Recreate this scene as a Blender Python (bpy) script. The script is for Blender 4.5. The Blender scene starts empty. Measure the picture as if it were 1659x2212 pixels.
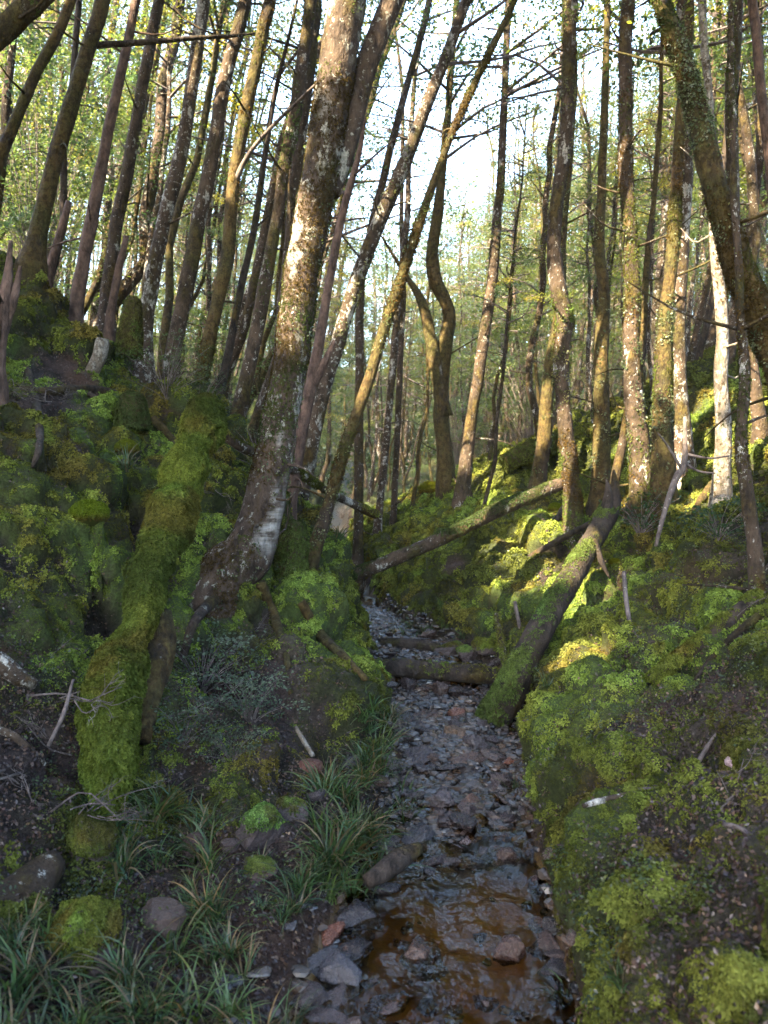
import bpy, math, random
import numpy as np
from mathutils import Vector
from mathutils.bvhtree import BVHTree

R = math.radians
sc = bpy.context.scene
COL = sc.collection

# ------------------------------------------------------------------ camera
CAMP = np.array((0.0, 0.0, 1.5))
FOC, CX, CY = 1703.0, 829.5, 1106.0          # pixels of a 1659 x 2212 view of the photo
cam = bpy.data.cameras.new('camera')
cam.sensor_fit = 'VERTICAL'
cam.sensor_height = 24.0
cam.lens = 24.0 * FOC / 2212.0
cam.clip_end = 600
cam.clip_start = 0.05
cam.dof.use_dof = True
cam.dof.focus_distance = 4.6
cam.dof.aperture_fstop = 2.2
cam_o = bpy.data.objects.new('camera', cam)
cam_o.location = CAMP
cam_o.rotation_euler = (R(90), 0, 0)
COL.objects.link(cam_o)
sc.camera = cam_o

# ------------------------------------------------------------------ sky and sun
SUN_EL, SUN_AZ = R(38), math.atan2(-0.72, -0.7)     # azimuth from +Y towards +X
SUN = np.array((math.sin(SUN_AZ) * math.cos(SUN_EL), math.cos(SUN_AZ) * math.cos(SUN_EL), math.sin(SUN_EL)))
world = bpy.data.worlds.new('World')
sc.world = world
world.use_nodes = True
wn = world.node_tree
bg = wn.nodes['Background']
sky = wn.nodes.new('ShaderNodeTexSky')
sky.sky_type = 'NISHITA'
sky.sun_disc = False
sky.sun_elevation = SUN_EL
sky.sun_rotation = SUN_AZ
sky.dust_density = 2.0
sky.air_density = 1.2
wn.links.new(sky.outputs[0], bg.inputs[0])
bg.inputs[1].default_value = 0.15
sun = bpy.data.lights.new('sun', 'SUN')
sun.energy = 5.0
sun.angle = R(0.5)
sun.color = (1.0, 0.83, 0.54)
sun_o = bpy.data.objects.new('sun', sun)
sun_o.rotation_euler = Vector(-SUN).to_track_quat('-Z', 'Y').to_euler()
sun_o.location = SUN * 50
COL.objects.link(sun_o)

sc.view_settings.view_transform = 'Standard'
sc.view_settings.look = 'None'
sc.view_settings.gamma = 1.0
sc.view_settings.use_curve_mapping = False
sc.view_settings.exposure = 3.85
sc.render.engine = 'CYCLES'
cy = sc.cycles
cy.use_denoising = True
cy.denoiser = 'OPENIMAGEDENOISE'
cy.max_bounces = 7
cy.diffuse_bounces = 4
cy.glossy_bounces = 3
cy.transmission_bounces = 4
cy.transparent_max_bounces = 8
cy.volume_bounces = 1
cy.sample_clamp_indirect = 6.0
cy.caustics_reflective = False
cy.caustics_refractive = False

rng = np.random.default_rng(7)
random.seed(7)

# ------------------------------------------------------------------ numpy noise
def _hash(i, j, k, seed):
    n = (i * 374761393 + j * 668265263 + k * 2147483647 + seed * 974634777).astype(np.int64) & 0xffffffff
    n = ((n ^ (n >> 13)) * 1274126177) & 0xffffffff
    n = ((n ^ (n >> 16)) * 2246822519) & 0xffffffff
    return ((n ^ (n >> 15)) & 0xffffff) / float(0xffffff)

def vnoise(p, seed=0):
    f = np.floor(p)
    i = f.astype(np.int64)
    t = p - f
    t = t * t * t * (t * (t * 6 - 15) + 10)
    x, y, z = i[:, 0], i[:, 1], i[:, 2]
    u, v, w = t[:, 0], t[:, 1], t[:, 2]
    def h(a, b, c): return _hash(x + a, y + b, z + c, seed)
    x00 = h(0, 0, 0) * (1 - u) + h(1, 0, 0) * u
    x10 = h(0, 1, 0) * (1 - u) + h(1, 1, 0) * u
    x01 = h(0, 0, 1) * (1 - u) + h(1, 0, 1) * u
    x11 = h(0, 1, 1) * (1 - u) + h(1, 1, 1) * u
    return (x00 * (1 - v) + x10 * v) * (1 - w) + (x01 * (1 - v) + x11 * v) * w

def fbm(p, seed=0, octv=4):
    a, s, tot = 0.5, 0.0, 0.0
    q = np.array(p, dtype=float)
    for o in range(octv):
        s = s + a * vnoise(q, seed + o * 17)
        tot += a
        a *= 0.5
        q = q * 2.03 + 3.7
    return s / tot

def sstep(a, b, x):
    t = np.clip((x - a) / (b - a), 0, 1)
    return t * t * (3 - 2 * t)

def unit(v):
    return v / np.maximum(np.linalg.norm(v, axis=-1, keepdims=True), 1e-9)

# ------------------------------------------------------------------ mesh collector
class MB:
    def __init__(self):
        self.v, self.f, self.m, self.c, self.n = [], [], [], [], 0
    def add(self, verts, faces, mat=0, col=(0.5, 0.5, 0.5)):
        verts = np.asarray(verts, float)
        faces = np.asarray(faces, np.int64)
        if len(verts) == 0 or len(faces) == 0:
            return self
        self.v.append(verts)
        self.f.append(faces + self.n)
        self.m.append(np.full(len(faces), mat, np.int32))
        c = np.asarray(col, float)
        if c.ndim == 1:
            c = np.tile(c, (len(verts), 1))
        self.c.append(c[:, :3])
        self.n += len(verts)
        return self
    def mesh(self, name, mats, smooth=True, origin=None):
        me = bpy.data.meshes.new(name)
        V = np.concatenate(self.v)
        if origin is not None:
            V = V - np.asarray(origin)
        me.vertices.add(len(V))
        me.vertices.foreach_set('co', V.astype(np.float32).ravel())
        loops = np.concatenate([f.ravel() for f in self.f])
        tot = np.concatenate([np.full(len(f), f.shape[1], np.int32) for f in self.f])
        start = np.concatenate(([0], np.cumsum(tot)[:-1])).astype(np.int32)
        me.loops.add(len(loops))
        me.loops.foreach_set('vertex_index', loops.astype(np.int32))
        me.polygons.add(len(tot))
        me.polygons.foreach_set('loop_start', start)
        me.polygons.foreach_set('loop_total', tot)
        me.polygons.foreach_set('material_index', np.concatenate(self.m))
        me.polygons.foreach_set('use_smooth', np.full(len(tot), smooth))
        ca = me.attributes.new('Col', 'FLOAT_COLOR', 'POINT')
        C = np.concatenate(self.c)
        C = np.concatenate([C, np.ones((len(C), 1))], 1)
        ca.data.foreach_set('color', C.astype(np.float32).ravel())
        for m in mats:
            me.materials.append(m)
        me.update()
        me.validate()
        return me

def obj(name, me, parent=None, loc=(0, 0, 0)):
    o = bpy.data.objects.new(name, me)
    o.location = loc
    COL.objects.link(o)
    if parent is not None:
        o.parent = parent
    return o

def tag(o, label=None, cat=None, group=None, kind=None):
    if label: o['label'] = label
    if cat: o['category'] = cat
    if group: o['group'] = group
    if kind: o['kind'] = kind
    return o

def dup(root, loc, rot=(0, 0, 0), scale=1.0, label=None, group=None):
    r = root.copy()
    COL.objects.link(r)
    r.location = loc
    r.rotation_euler = rot
    r.scale = (scale, scale, scale) if np.isscalar(scale) else scale
    if label: r['label'] = label
    if group: r['group'] = group
    for ch in list(root.children):
        c = ch.copy()
        COL.objects.link(c)
        c.parent = r
    return r

# ------------------------------------------------------------------ pixel helpers
def at(px, py, Y):
    return np.array(((px - CX) / FOC * Y, Y, CAMP[2] - (py - CY) / FOC * Y))

def proj(P):
    Y = np.maximum(P[:, 1], 1e-3)
    return CX + P[:, 0] / Y * FOC, CY - (P[:, 2] - CAMP[2]) / Y * FOC

# ------------------------------------------------------------------ materials
def new_mat(name):
    m = bpy.data.materials.new(name)
    m.use_nodes = True
    nt = m.node_tree
    for n in list(nt.nodes):
        nt.nodes.remove(n)
    out = nt.nodes.new('ShaderNodeOutputMaterial')
    return m, nt, out

class NT:
    def __init__(self, nt): self.nt = nt
    def n(self, typ, **kw):
        nd = self.nt.nodes.new(typ)
        for k, v in kw.items():
            if k.startswith('i_'):
                key = k[2:]
                key = int(key) if key.isdigit() else key.replace('_', ' ')
                nd.inputs[key].default_value = v
            else:
                setattr(nd, k, v)
        return nd
    def l(self, a, b): self.nt.links.new(a, b)
    def noise(self, vec, scale, detail=4, rough=0.55):
        nd = self.n('ShaderNodeTexNoise')
        nd.inputs['Scale'].default_value = scale
        nd.inputs['Detail'].default_value = detail
        nd.inputs['Roughness'].default_value = rough
        self.l(vec, nd.inputs['Vector'])
        return nd.outputs['Fac']
    def ramp(self, fac, stops, mode='LINEAR'):
        nd = self.n('ShaderNodeValToRGB')
        nd.color_ramp.interpolation = mode
        e = nd.color_ramp.elements
        while len(e) < len(stops): e.new(0.5)
        for el, (p, c) in zip(e, stops):
            el.position = p
            el.color = (*c, 1) if not np.isscalar(c) else (c, c, c, 1)
        self.l(fac, nd.inputs[0])
        return nd.outputs[0]
    def mix(self, fac, a, b, mode='MIX'):
        nd = self.n('ShaderNodeMix', data_type='RGBA', blend_type=mode)
        for s, v in ((0, fac), (6, a), (7, b)):
            if hasattr(v, 'is_linked') or hasattr(v, 'node'):
                self.l(v, nd.inputs[s])
            elif s == 0:
                nd.inputs[0].default_value = v
            else:
                nd.inputs[s].default_value = (*v, 1)
        return nd.outputs[2]
    def math(self, op, a, b=None, clamp=False):
        nd = self.n('ShaderNodeMath', operation=op, use_clamp=clamp)
        for s, v in ((0, a), (1, b)):
            if v is None: continue
            if hasattr(v, 'node'): self.l(v, nd.inputs[s])
            else: nd.inputs[s].default_value = v
        return nd.outputs[0]

def bsdf(T, out, color, rough=0.9, bump=None, strength=0.4, dist=0.01, spec=0.3):
    p = T.n('ShaderNodeBsdfPrincipled')
    if hasattr(color, 'node'): T.l(color, p.inputs['Base Color'])
    else: p.inputs['Base Color'].default_value = (*color, 1)
    if hasattr(rough, 'node'): T.l(rough, p.inputs['Roughness'])
    else: p.inputs['Roughness'].default_value = rough
    p.inputs['Specular IOR Level'].default_value = spec
    if bump is not None:
        b = T.n('ShaderNodeBump')
        b.inputs['Strength'].default_value = strength
        b.inputs['Distance'].default_value = dist
        T.l(bump, b.inputs['Height'])
        T.l(b.outputs[0], p.inputs['Normal'])
    T.l(p.outputs[0], out.inputs['Surface'])
    return p

def objvec(T, rand=True):
    tc = T.n('ShaderNodeTexCoord').outputs['Object']
    if not rand: return tc
    oi = T.n('ShaderNodeObjectInfo')
    cmb = T.n('ShaderNodeCombineXYZ')
    m = T.math('MULTIPLY', oi.outputs['Random'], 37.0)
    for k in range(3): T.l(m, cmb.inputs[k])
    a = T.n('ShaderNodeVectorMath', operation='ADD')
    T.l(tc, a.inputs[0]); T.l(cmb.outputs[0], a.inputs[1])
    return a.outputs[0]

def vmul(T, v, s):
    a = T.n('ShaderNodeVectorMath', operation='MULTIPLY')
    T.l(v, a.inputs[0]); a.inputs[1].default_value = s
    return a.outputs[0]

def mat_bark(name, moss=0.5, lichen=0.6, dark=(0.014, 0.01, 0.007), light=(0.064, 0.044, 0.031),
             moss_a=(0.029, 0.026, 0.008), moss_b=(0.052, 0.03, 0.011), pale=(0.31, 0.3, 0.275)):
    m, nt, out = new_mat(name)
    T = NT(nt)
    v = objvec(T)
    vs = vmul(T, v, (1, 1, 0.55))
    base = T.ramp(T.noise(vs, 16, 7, 0.7), [(0.36, dark), (0.5, tuple(0.5 * (a + b) for a, b in zip(dark, light))), (0.64, light)])
    # pale lichen skins
    lm = T.ramp(T.noise(vs, 6.5, 8, 0.72), [(lichen, 0.0), (lichen + 0.025, 1.0)])
    lcol = T.ramp(T.noise(v, 45, 4, 0.7), [(0.36, tuple(0.3 * c for c in pale)), (0.6, pale)])
    c = T.mix(lm, base, lcol)
    lm2 = T.ramp(T.noise(v, 26, 5, 0.7), [(lichen + 0.02, 0.0), (lichen + 0.045, 1.0)])
    c = T.mix(lm2, c, lcol)
    # moss
    mm = T.ramp(T.noise(vs, 4.0, 8, 0.7), [(1 - moss - 0.04, 0.0), (1 - moss + 0.05, 1.0)])
    mc = T.mix(T.ramp(T.noise(v, 3.1, 4), [(0.42, 0.0), (0.58, 1.0)]), moss_a, moss_b)
    mc = T.mix(T.ramp(T.noise(v, 70, 4, 0.7), [(0.4, 0.0), (0.68, 0.8)]), mc, tuple(2.4 * x for x in moss_a))
    mc = T.mix(T.ramp(T.noise(v, 22, 4, 0.7), [(0.4, 0.75), (0.56, 0.0)]), mc, tuple(0.25 * x for x in moss_b))
    c = T.mix(mm, c, mc)
    # smooth silvery bark strip held in the colour attribute's red channel
    at_ = T.n('ShaderNodeAttribute', attribute_name='Col')
    sep = T.n('ShaderNodeSeparateColor'); T.l(at_.outputs['Color'], sep.inputs[0])
    st = T.math('ADD', T.math('MULTIPLY', T.noise(vmul(T, v, (2.5, 2.5, 22)), 2.2, 5, 0.7), 0.6), T.math('MULTIPLY', T.noise(v, 16, 5, 0.7), 0.4))
    pc = T.ramp(st, [(0.4, (0.06, 0.048, 0.04)), (0.47, (0.17, 0.155, 0.14)), (0.62, (0.3, 0.29, 0.28))])
    c = T.mix(sep.outputs[0], c, pc)
    h = T.math('ADD', T.noise(vs, 30, 5), T.math('MULTIPLY', mm, 0.6))
    bsdf(T, out, c, 0.92, h, 1.0, 0.025, 0.2)
    return m

def mat_leaf(name, trans=0.5, gloss=0.04, gain=1.0):
    m, nt, out = new_mat(name)
    T = NT(nt)
    a = T.n('ShaderNodeAttribute', attribute_name='Col')
    oi = T.n('ShaderNodeObjectInfo')
    var = T.ramp(oi.outputs['Random'], [(0.0, (0.75, 0.85, 0.9)), (0.5, (1, 1, 1)), (1.0, (1.25, 1.1, 0.8))])
    c = T.mix(1.0, a.outputs['Color'], var, 'MULTIPLY')
    if gain != 1.0:
        c = T.mix(1.0, c, (gain, gain, gain), 'MULTIPLY')
    d = T.n('ShaderNodeBsdfDiffuse'); T.l(c, d.inputs[0])
    t = T.n('ShaderNodeBsdfTranslucent')
    tcol = T.mix(1.0, c, (1.25, 1.25, 0.6), 'MULTIPLY')
    T.l(tcol, t.inputs[0])
    mx = T.n('ShaderNodeMixShader', i_0=trans)
    T.l(d.outputs[0], mx.inputs[1]); T.l(t.outputs[0], mx.inputs[2])
    g = T.n('ShaderNodeBsdfGlossy', i_Roughness=0.35)
    m2 = T.n('ShaderNodeMixShader', i_0=gloss)
    T.l(mx.outputs[0], m2.inputs[1]); T.l(g.outputs[0], m2.inputs[2])
    T.l(m2.outputs[0], out.inputs['Surface'])
    return m

def mat_attr(name, rough=0.95, bumpscale=60, strength=0.6, dist=0.01, var=0.5, spec=0.2):
    m, nt, out = new_mat(name)
    T = NT(nt)
    v = T.n('ShaderNodeTexCoord').outputs['Object']
    a = T.n('ShaderNodeAttribute', attribute_name='Col')
    n = T.noise(v, bumpscale, 5, 0.7)
    k = T.ramp(n, [(0.25, 1 - var), (0.75, 1 + var)])
    c = T.mix(1.0, a.outputs['Color'], k, 'MULTIPLY')
    bsdf(T, out, c, rough, n, strength, dist, spec)
    return m

def mat_stone(name, wet=0.35):
    m, nt, out = new_mat(name)
    T = NT(nt)
    v = objvec(T)
    oi = T.n('ShaderNodeObjectInfo')
    hue = T.ramp(oi.outputs['Random'], [(0.0, (0.026, 0.018, 0.02)), (0.3, (0.04, 0.024, 0.022)), (0.5, (0.015, 0.013, 0.016)),
                                        (0.7, (0.05, 0.026, 0.018)), (0.88, (0.036, 0.032, 0.037)), (1.0, (0.075, 0.042, 0.022))])
    hue = T.mix(1.0, hue, oi.outputs['Color'], 'MULTIPLY')
    n = T.noise(v, 9, 6, 0.65)
    c = T.mix(1.0, hue, T.ramp(n, [(0.3, 0.4), (0.7, 1.6)]), 'MULTIPLY')
    sp = T.ramp(T.noise(v, 55, 2), [(0.62, 0.0), (0.7, 0.35)])
    c = T.mix(sp, c, (0.2, 0.18, 0.16))
    r = T.ramp(T.noise(v, 5, 3), [(0.35, wet * 0.7), (0.7, wet + 0.3)])
    bsdf(T, out, c, r, T.noise(v, 28, 6), 0.5, 0.01, 0.5)
    return m

def mat_moss_stone(name, cover=0.5):
    m, nt, out = new_mat(name)
    T = NT(nt)
    v = objvec(T)
    geo = T.n('ShaderNodeNewGeometry')
    sep = T.n('ShaderNodeSeparateXYZ'); T.l(geo.outputs['Normal'], sep.inputs[0])
    n = T.noise(v, 6, 5)
    k = T.math('ADD', T.math('MULTIPLY', sep.outputs[2], 0.45), n)
    mm = T.ramp(k, [(1 - cover - 0.06, 0.0), (1 - cover + 0.1, 1.0)])
    st = T.ramp(T.noise(v, 12, 5), [(0.3, (0.04, 0.036, 0.034)), (0.7, (0.12, 0.1, 0.095))])
    mo = T.ramp(T.noise(v, 30, 5), [(0.3, (0.035, 0.042, 0.008)), (0.7, (0.13, 0.14, 0.016))])
    c = T.mix(mm, st, mo)
    bsdf(T, out, c, 0.85, T.noise(v, 45, 6), 0.9, 0.012, 0.25)
    return m

def mat_water(name):
    m, nt, out = new_mat(name)
    T = NT(nt)
    v = T.n('ShaderNodeTexCoord').outputs['Object']
    n1 = T.noise(v, 7, 4, 0.6)
    n2 = T.noise(vmul(T, v, (1.0, 0.5, 1)), 22, 3)
    h = T.math('ADD', n1, T.math('MULTIPLY', n2, 0.35))
    b = T.n('ShaderNodeBump'); b.inputs['Strength'].default_value = 0.75; b.inputs['Distance'].default_value = 0.03
    T.l(h, b.inputs['Height'])
    fr = T.n('ShaderNodeFresnel', i_IOR=1.38); T.l(b.outputs[0], fr.inputs['Normal'])
    tr = T.n('ShaderNodeBsdfTransparent'); tr.inputs[0].default_value = (0.82, 0.58, 0.25, 1)
    gl = T.n('ShaderNodeBsdfGlossy', i_Roughness=0.03); T.l(b.outputs[0], gl.inputs['Normal'])
    mx = T.n('ShaderNodeMixShader')
    T.l(fr.outputs[0], mx.inputs[0]); T.l(tr.outputs[0], mx.inputs[1]); T.l(gl.outputs[0], mx.inputs[2])
    T.l(mx.outputs[0], out.inputs['Surface'])
    return m

M = {}
M['terrain'] = mat_attr('ground_moss_and_soil', 0.97, 55, 1.0, 0.02, 0.8)
M['bed'] = mat_attr('wet_stream_bed', 0.45, 40, 0.5, 0.01, 0.6, 0.5)
M['bark'] = mat_bark('mossy_bark', 0.47, 0.59)
M['bark_lichen'] = mat_bark('lichen_bark', 0.44, 0.555)
M['bark_moss'] = mat_bark('thick_moss_bark', 0.6, 0.63)
M['bark_big'] = mat_bark('mottled_old_bark', 0.42, 0.575, (0.016, 0.011, 0.009), (0.075, 0.052, 0.038), (0.03, 0.028, 0.01), (0.055, 0.03, 0.012), (0.25, 0.24, 0.21))
M['bark_dead'] = mat_bark('dead_red_bark', 0.2, 0.72, (0.03, 0.02, 0.017), (0.115, 0.074, 0.06))
M['bark_pale'] = mat_bark('pale_bark', 0.38, 0.52, (0.035, 0.028, 0.023), (0.15, 0.125, 0.1), pale=(0.21, 0.195, 0.175))
M['bark_wet'] = mat_bark('wet_dark_bark', 0.46, 0.64, (0.009, 0.007, 0.006), (0.048, 0.036, 0.03), pale=(.15, .15, .13))
M['twig'] = mat_bark('grey_twig_bark', 0.25, 0.6, (0.045, 0.036, 0.036), (0.14, 0.115, 0.108), pale=(.24, .22, .2))
M['leaf'] = mat_leaf('beech_leaf', 0.58, 0.03)
M['moss'] = mat_leaf('moss_frond', 0.35, 0.0)
M['blade'] = mat_leaf('sedge_blade', 0.35, 0.03)
M['litter'] = mat_leaf('dead_leaf', 0.15, 0.03)
M['stone'] = mat_stone('wet_stone', 0.16)
M['stone_dry'] = mat_stone('dry_stone', 0.75)
M['moss_stone'] = mat_moss_stone('mossy_stone', 0.55)
M['moss_stone_full'] = mat_moss_stone('moss_covered_stone', 0.78)
M['water'] = mat_water('tea_brown_water')

# ------------------------------------------------------------------ terrain
XC = np.array([(-8, .1), (0, .12), (1.5, .15), (2.3, .2), (2.86, .25), (3.6, .34), (4.1, .40), (4.8, .46), (5.75, .42), (6.6, .2), (7.4, -.06),
               (9, -.45), (12, -.85), (20, -1.3), (40, -2), (75, -2)])
WZ = np.array([(-8, -.05), (2.3, 0), (3.6, .02), (3.9, .05), (4.8, .11), (5.62, .17), (5.86, .31), (6.6, .39), (7.4, .47), (9, .6), (12, .8), (20, 1.2),
               (40, 2.4), (75, 14)])
def xc(y): return np.interp(y, XC[:, 0], XC[:, 1])
def wz(y): return np.interp(y, WZ[:, 0], WZ[:, 1])

ST = {
    -6: [(-45, 21), (-8, 4.6), (-4, 2.3), (-2.5, 1.2), (-1.6, .4), (-.8, .1), (-.4, .05), (-.25, -.12), (.5, -.12), (.6, .2), (.75, .35), (1.2, .55), (2, .95), (3.5, 1.9), (8, 4.5), (45, 21)],
    1.5: [(-45, 21), (-8, 4.6), (-4, 2.3), (-2.5, 1.25), (-1.6, .45), (-1.1, .22), (-.8, .12), (-.4, .06), (-.25, -.12), (.47, -.12), (.55, .18), (.7, .36), (1.2, .6), (2, 1.0), (3.5, 2.0), (8, 4.5), (45, 21)],
    2.3: [(-45, 21), (-8, 4.8), (-4, 2.6), (-2.5, 1.45), (-1.6, .5), (-1.2, .25), (-.8, .15), (-.4, .1), (-.24, -.02), (-.18, -.1), (.55, -.1), (.6, .15), (.72, .36), (1.2, .6), (2, 1.02), (3.5, 2.1), (8, 4.6), (45, 21)],
    3.0: [(-45, 21), (-8, 5.0), (-4, 3.0), (-3, 2.2), (-2.1, 1.2), (-1.6, .62), (-1.2, .38), (-.7, .22), (-.3, .16), (-.14, 0), (-.06, -.1), (.6, -.1), (.66, .1), (.74, .31), (1.1, .5), (1.6, .75), (2.2, 1.12), (3.5, 2.1), (8, 4.8), (45, 21)],
    4.0: [(-45, 21), (-8, 5.6), (-4, 3.2), (-3, 2.35), (-2, 1.55), (-1.6, 1.1), (-1.2, .72), (-.7, .5), (-.35, .35), (-.08, .22), (.04, .06), (.12, -.03), (.64, -.02), (.7, .08), (.78, .32), (1.2, .55), (1.8, .95), (2.5, 1.5), (4, 2.6), (8, 5), (45, 21)],
    5.0: [(-45, 21), (-8, 5.9), (-4, 3.35), (-3, 2.6), (-2, 1.95), (-1.3, 1.5), (-.85, 1.1), (-.4, .75), (-.15, .42), (.0, .16), (.06, .09), (.86, .1), (.93, .2), (1.02, .38), (1.5, .76), (2, 1.15), (2.6, 1.65), (4, 2.8), (8, 5.2), (45, 21)],
    5.6: [(-45, 21), (-8, 6.1), (-4, 3.55), (-3, 2.9), (-2, 2.2), (-1.3, 1.72), (-.85, 1.35), (-.5, 1.1), (-.28, .82), (-.14, .5), (-.04, .2), (.02, .14), (.95, .15), (1.05, .4), (1.3, .62), (1.8, 1.0), (2.4, 1.5), (4, 2.8), (8, 5.2), (45, 21)],
    6.5: [(-45, 21), (-8, 6.3), (-4, 3.8), (-3, 3.25), (-2.4, 2.82), (-2, 2.45), (-1.26, 2.2), (-.7, 1.45), (-.42, 1.08), (-.28, .8), (-.12, .42), (-.06, .34), (.6, .34), (.75, .55), (1.2, .84), (1.8, 1.2), (2.4, 1.62), (3.2, 2.2), (4.5, 3.1), (8, 5.2), (45, 21)],
    8.0: [(-45, 21), (-8, 6.3), (-4, 4.0), (-2.5, 3.0), (-1.5, 2.1), (-.9, 1.4), (-.5, .9), (-.4, .6), (-.34, .47), (.02, .47), (.12, .7), (.45, .98), (1, 1.3), (1.9, 1.72), (3, 2.4), (4.5, 3.2), (8, 5.2), (45, 21)],
    9.4: [(-45, 21), (-8, 6.1), (-5, 4.4), (-3, 3.0), (-1.6, 1.8), (-1.0, 1.1), (-.8, .75), (-.72, .58), (-.25, .58), (-.1, .8), (.1, 1.05), (.45, 1.45), (1, 1.78), (1.8, 2.25), (3, 2.85), (4.5, 3.6), (8, 5.4), (45, 21)],
    11.0: [(-45, 21), (-8, 5.9), (-6, 4.6), (-3.5, 3), (-2, 1.8), (-1.2, 1.1), (-.95, .8), (-.9, .68), (-.55, .68), (-.4, .85), (0, 1.2), (.8, 1.7), (2.0, 2.3), (4, 3.2), (8, 5.2), (45, 21)],
    20.0: [(-45, 21), (-9, 6), (-5, 3.6), (-2.2, 1.7), (-1.6, 1.25), (-1.5, 1.1), (-1.1, 1.1), (-.8, 1.3), (1, 1.9), (4, 3.2), (9, 5.6), (45, 21)],
    40.0: [(-45, 21), (-12, 8), (-5, 4.2), (-2.5, 2.7), (-2.2, 2.3), (-1.8, 2.3), (-1.4, 2.6), (0, 3.1), (5, 5), (15, 10), (45, 21)],
    75.0: [(-45, 23), (-25, 19), (-12, 17), (-3, 15), (-2.2, 14.5), (-1.8, 14.5), (-1, 15), (10, 17), (25, 19), (45, 23)],
}
sy = np.array(sorted(ST))
_s = np.linspace(-1, 1, 2401)
relx = np.sinh(_s * 6.2) / np.sinh(6.2) * 95
tabS = np.array([np.interp(relx + xc(y), [p[0] for p in ST[y]], [p[1] for p in ST[y]]) for y in sy])
ty = np.concatenate([np.arange(-6, 14, 0.08), np.geomspace(14, 75, 100)])
TAB = np.empty((len(ty), len(relx)))
for j in range(len(relx)):
    TAB[:, j] = np.interp(ty, sy, tabS[:, j])
for _ in range(5):                                   # soften along the stream and a little across
    TAB[1:-1] = 0.25 * TAB[:-2] + 0.5 * TAB[1:-1] + 0.25 * TAB[2:]
for _ in range(60):
    TAB[:, 1:-1] = 0.25 * TAB[:, :-2] + 0.5 * TAB[:, 1:-1] + 0.25 * TAB[:, 2:]

def base_h(x, y):
    r = np.clip(x - xc(y), -94, 94)
    s = np.arcsinh(r / 95 * np.sinh(6.2)) / 6.2
    fj = np.clip((s + 1) * 1200, 0, 2399.999)
    j = fj.astype(int); tj = fj - j
    i = np.clip(np.searchsorted(ty, y) - 1, 0, len(ty) - 2)
    ti = np.clip((y - ty[i]) / (ty[i + 1] - ty[i]), 0, 1)
    a = TAB[i, j] * (1 - tj) + TAB[i, j + 1] * tj
    b = TAB[i + 1, j] * (1 - tj) + TAB[i + 1, j + 1] * tj
    return a * (1 - ti) + b * ti

# hollows (negative) and humps (positive): x, y, radius x, radius y, height
DENTS = [(-1.5, 5.0, .22, .28, -.5), (-2.3, 5.2, .62, .22, -.55), (-1.48, 4.15, .16, .22, -.5), (-.9, 4.25, .15, .34, -.42), (-1.75, 3.0, .2, .25, -.12), (1.75, 7.2, .5, .3, -.4), (-.62, 4.75, .12, .15, -.12),
         (-2.55, 6.3, .5, .35, .2), (-2.2, 4.3, .35, .3, .12), (-.25, 5.3, .16, .25, .1),
         (-.95, 3.95, .3, .25, .1), (-.45, 4.35, .22, .22, .1), (2.2, 4.6, .3, .25, -.18), (.6, 9.0, .5, .5, .12), (1.7, 9.6, .6, .5, .18),
         (-1.55, 6.3, .28, .2, .25), (1.3, 5.75, .2, .3, -.1)]

def height(x, y):
    x = np.asarray(x, float); y = np.asarray(y, float)
    h = base_h(x, y)
    up = h - wz(y)
    m = sstep(.06, .3, up)
    far = 1 + np.clip((y - 6) / 8, 0, 1.5)
    P = np.stack([x, y, np.zeros_like(x)], -1)
    h = h + m * ((fbm(P * 0.9, 3, 4) - .5) * .34 * far + (fbm(P * 2.6 + 9, 5, 3) - .5) * .2)
    side = sstep(-2.2, -.7, x) * sstep(1.0, 0.2, x) * sstep(5, 3.2, y)
    h = h - m * side * 0.02
    bed = 1 - m
    h = h - .05 * np.exp(-((y - 2.9) / .42) ** 4 - ((x - xc(y)) / .33) ** 4)
    h = h + bed * (fbm(P * 5, 11, 3) - .5) * .06
    gr = sstep(4.1, 4.6, y) * sstep(6.9, 6.3, y) * sstep(.62, .35, x - xc(y) + .25)
    h = h + bed * gr * 0.055
    for (dx, dy, rx, ry, d) in DENTS:
        h = h + d * np.exp(-((x - dx) / rx) ** 2 - ((y - dy) / ry) ** 2)
    return h

def moss_mask(P):
    """0 bare soil and litter .. 1 moss, from the place on the ground."""
    x, y, z = P[:, 0], P[:, 1], P[:, 2]
    n = fbm(P * 1.7 + 31, 21, 5)
    m = sstep(.36, .5, n + .15 - .1 * sstep(-.8, -1.2, x))
    up = z - wz(y)
    bench = sstep(.36, .2, up) * (x < xc(y)) * sstep(4.6, 3.6, y)          # low bench by the water on the near left
    m = m * (1 - .92 * bench)
    mid = np.exp(-((x + .62) / .34) ** 2 - ((y - 4.1) / .3) ** 2)           # red litter under the trunk
    m = m * (1 - .75 * mid)
    r = (x > xc(y)) * sstep(.85, 1.5, x + .3 * (3.8 - y)) * sstep(6.2, 4.8, y)
    m = m * (1 - .7 * r * sstep(.54, .64, fbm(P * 2.1 + 3, 41, 4) + .1))
    m = m * sstep(.04, .16, up)
    zA = np.exp(-((x + .72) / .36) ** 4 - ((y - 4.0) / .62) ** 4)
    m = m * (1 - .8 * zA * sstep(.38, .5, fbm(P * 3.1 + 70, 43, 4) + .06))
    zB = sstep(-1.08, -1.25, x) * sstep(3.75, 3.3, y)
    m = m * (1 - .85 * zB * sstep(.36, .48, fbm(P * 2.6 + 90, 44, 4) + .06))
    for (dx, dy, rx, ry, d) in DENTS:
        if d < -.2:
            m = m * (1 - .93 * sstep(.25, .6, np.exp(-((x - dx) / rx) ** 2 - ((y - dy) / ry) ** 2)))
    return np.clip(m, 0, 1)

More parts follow.
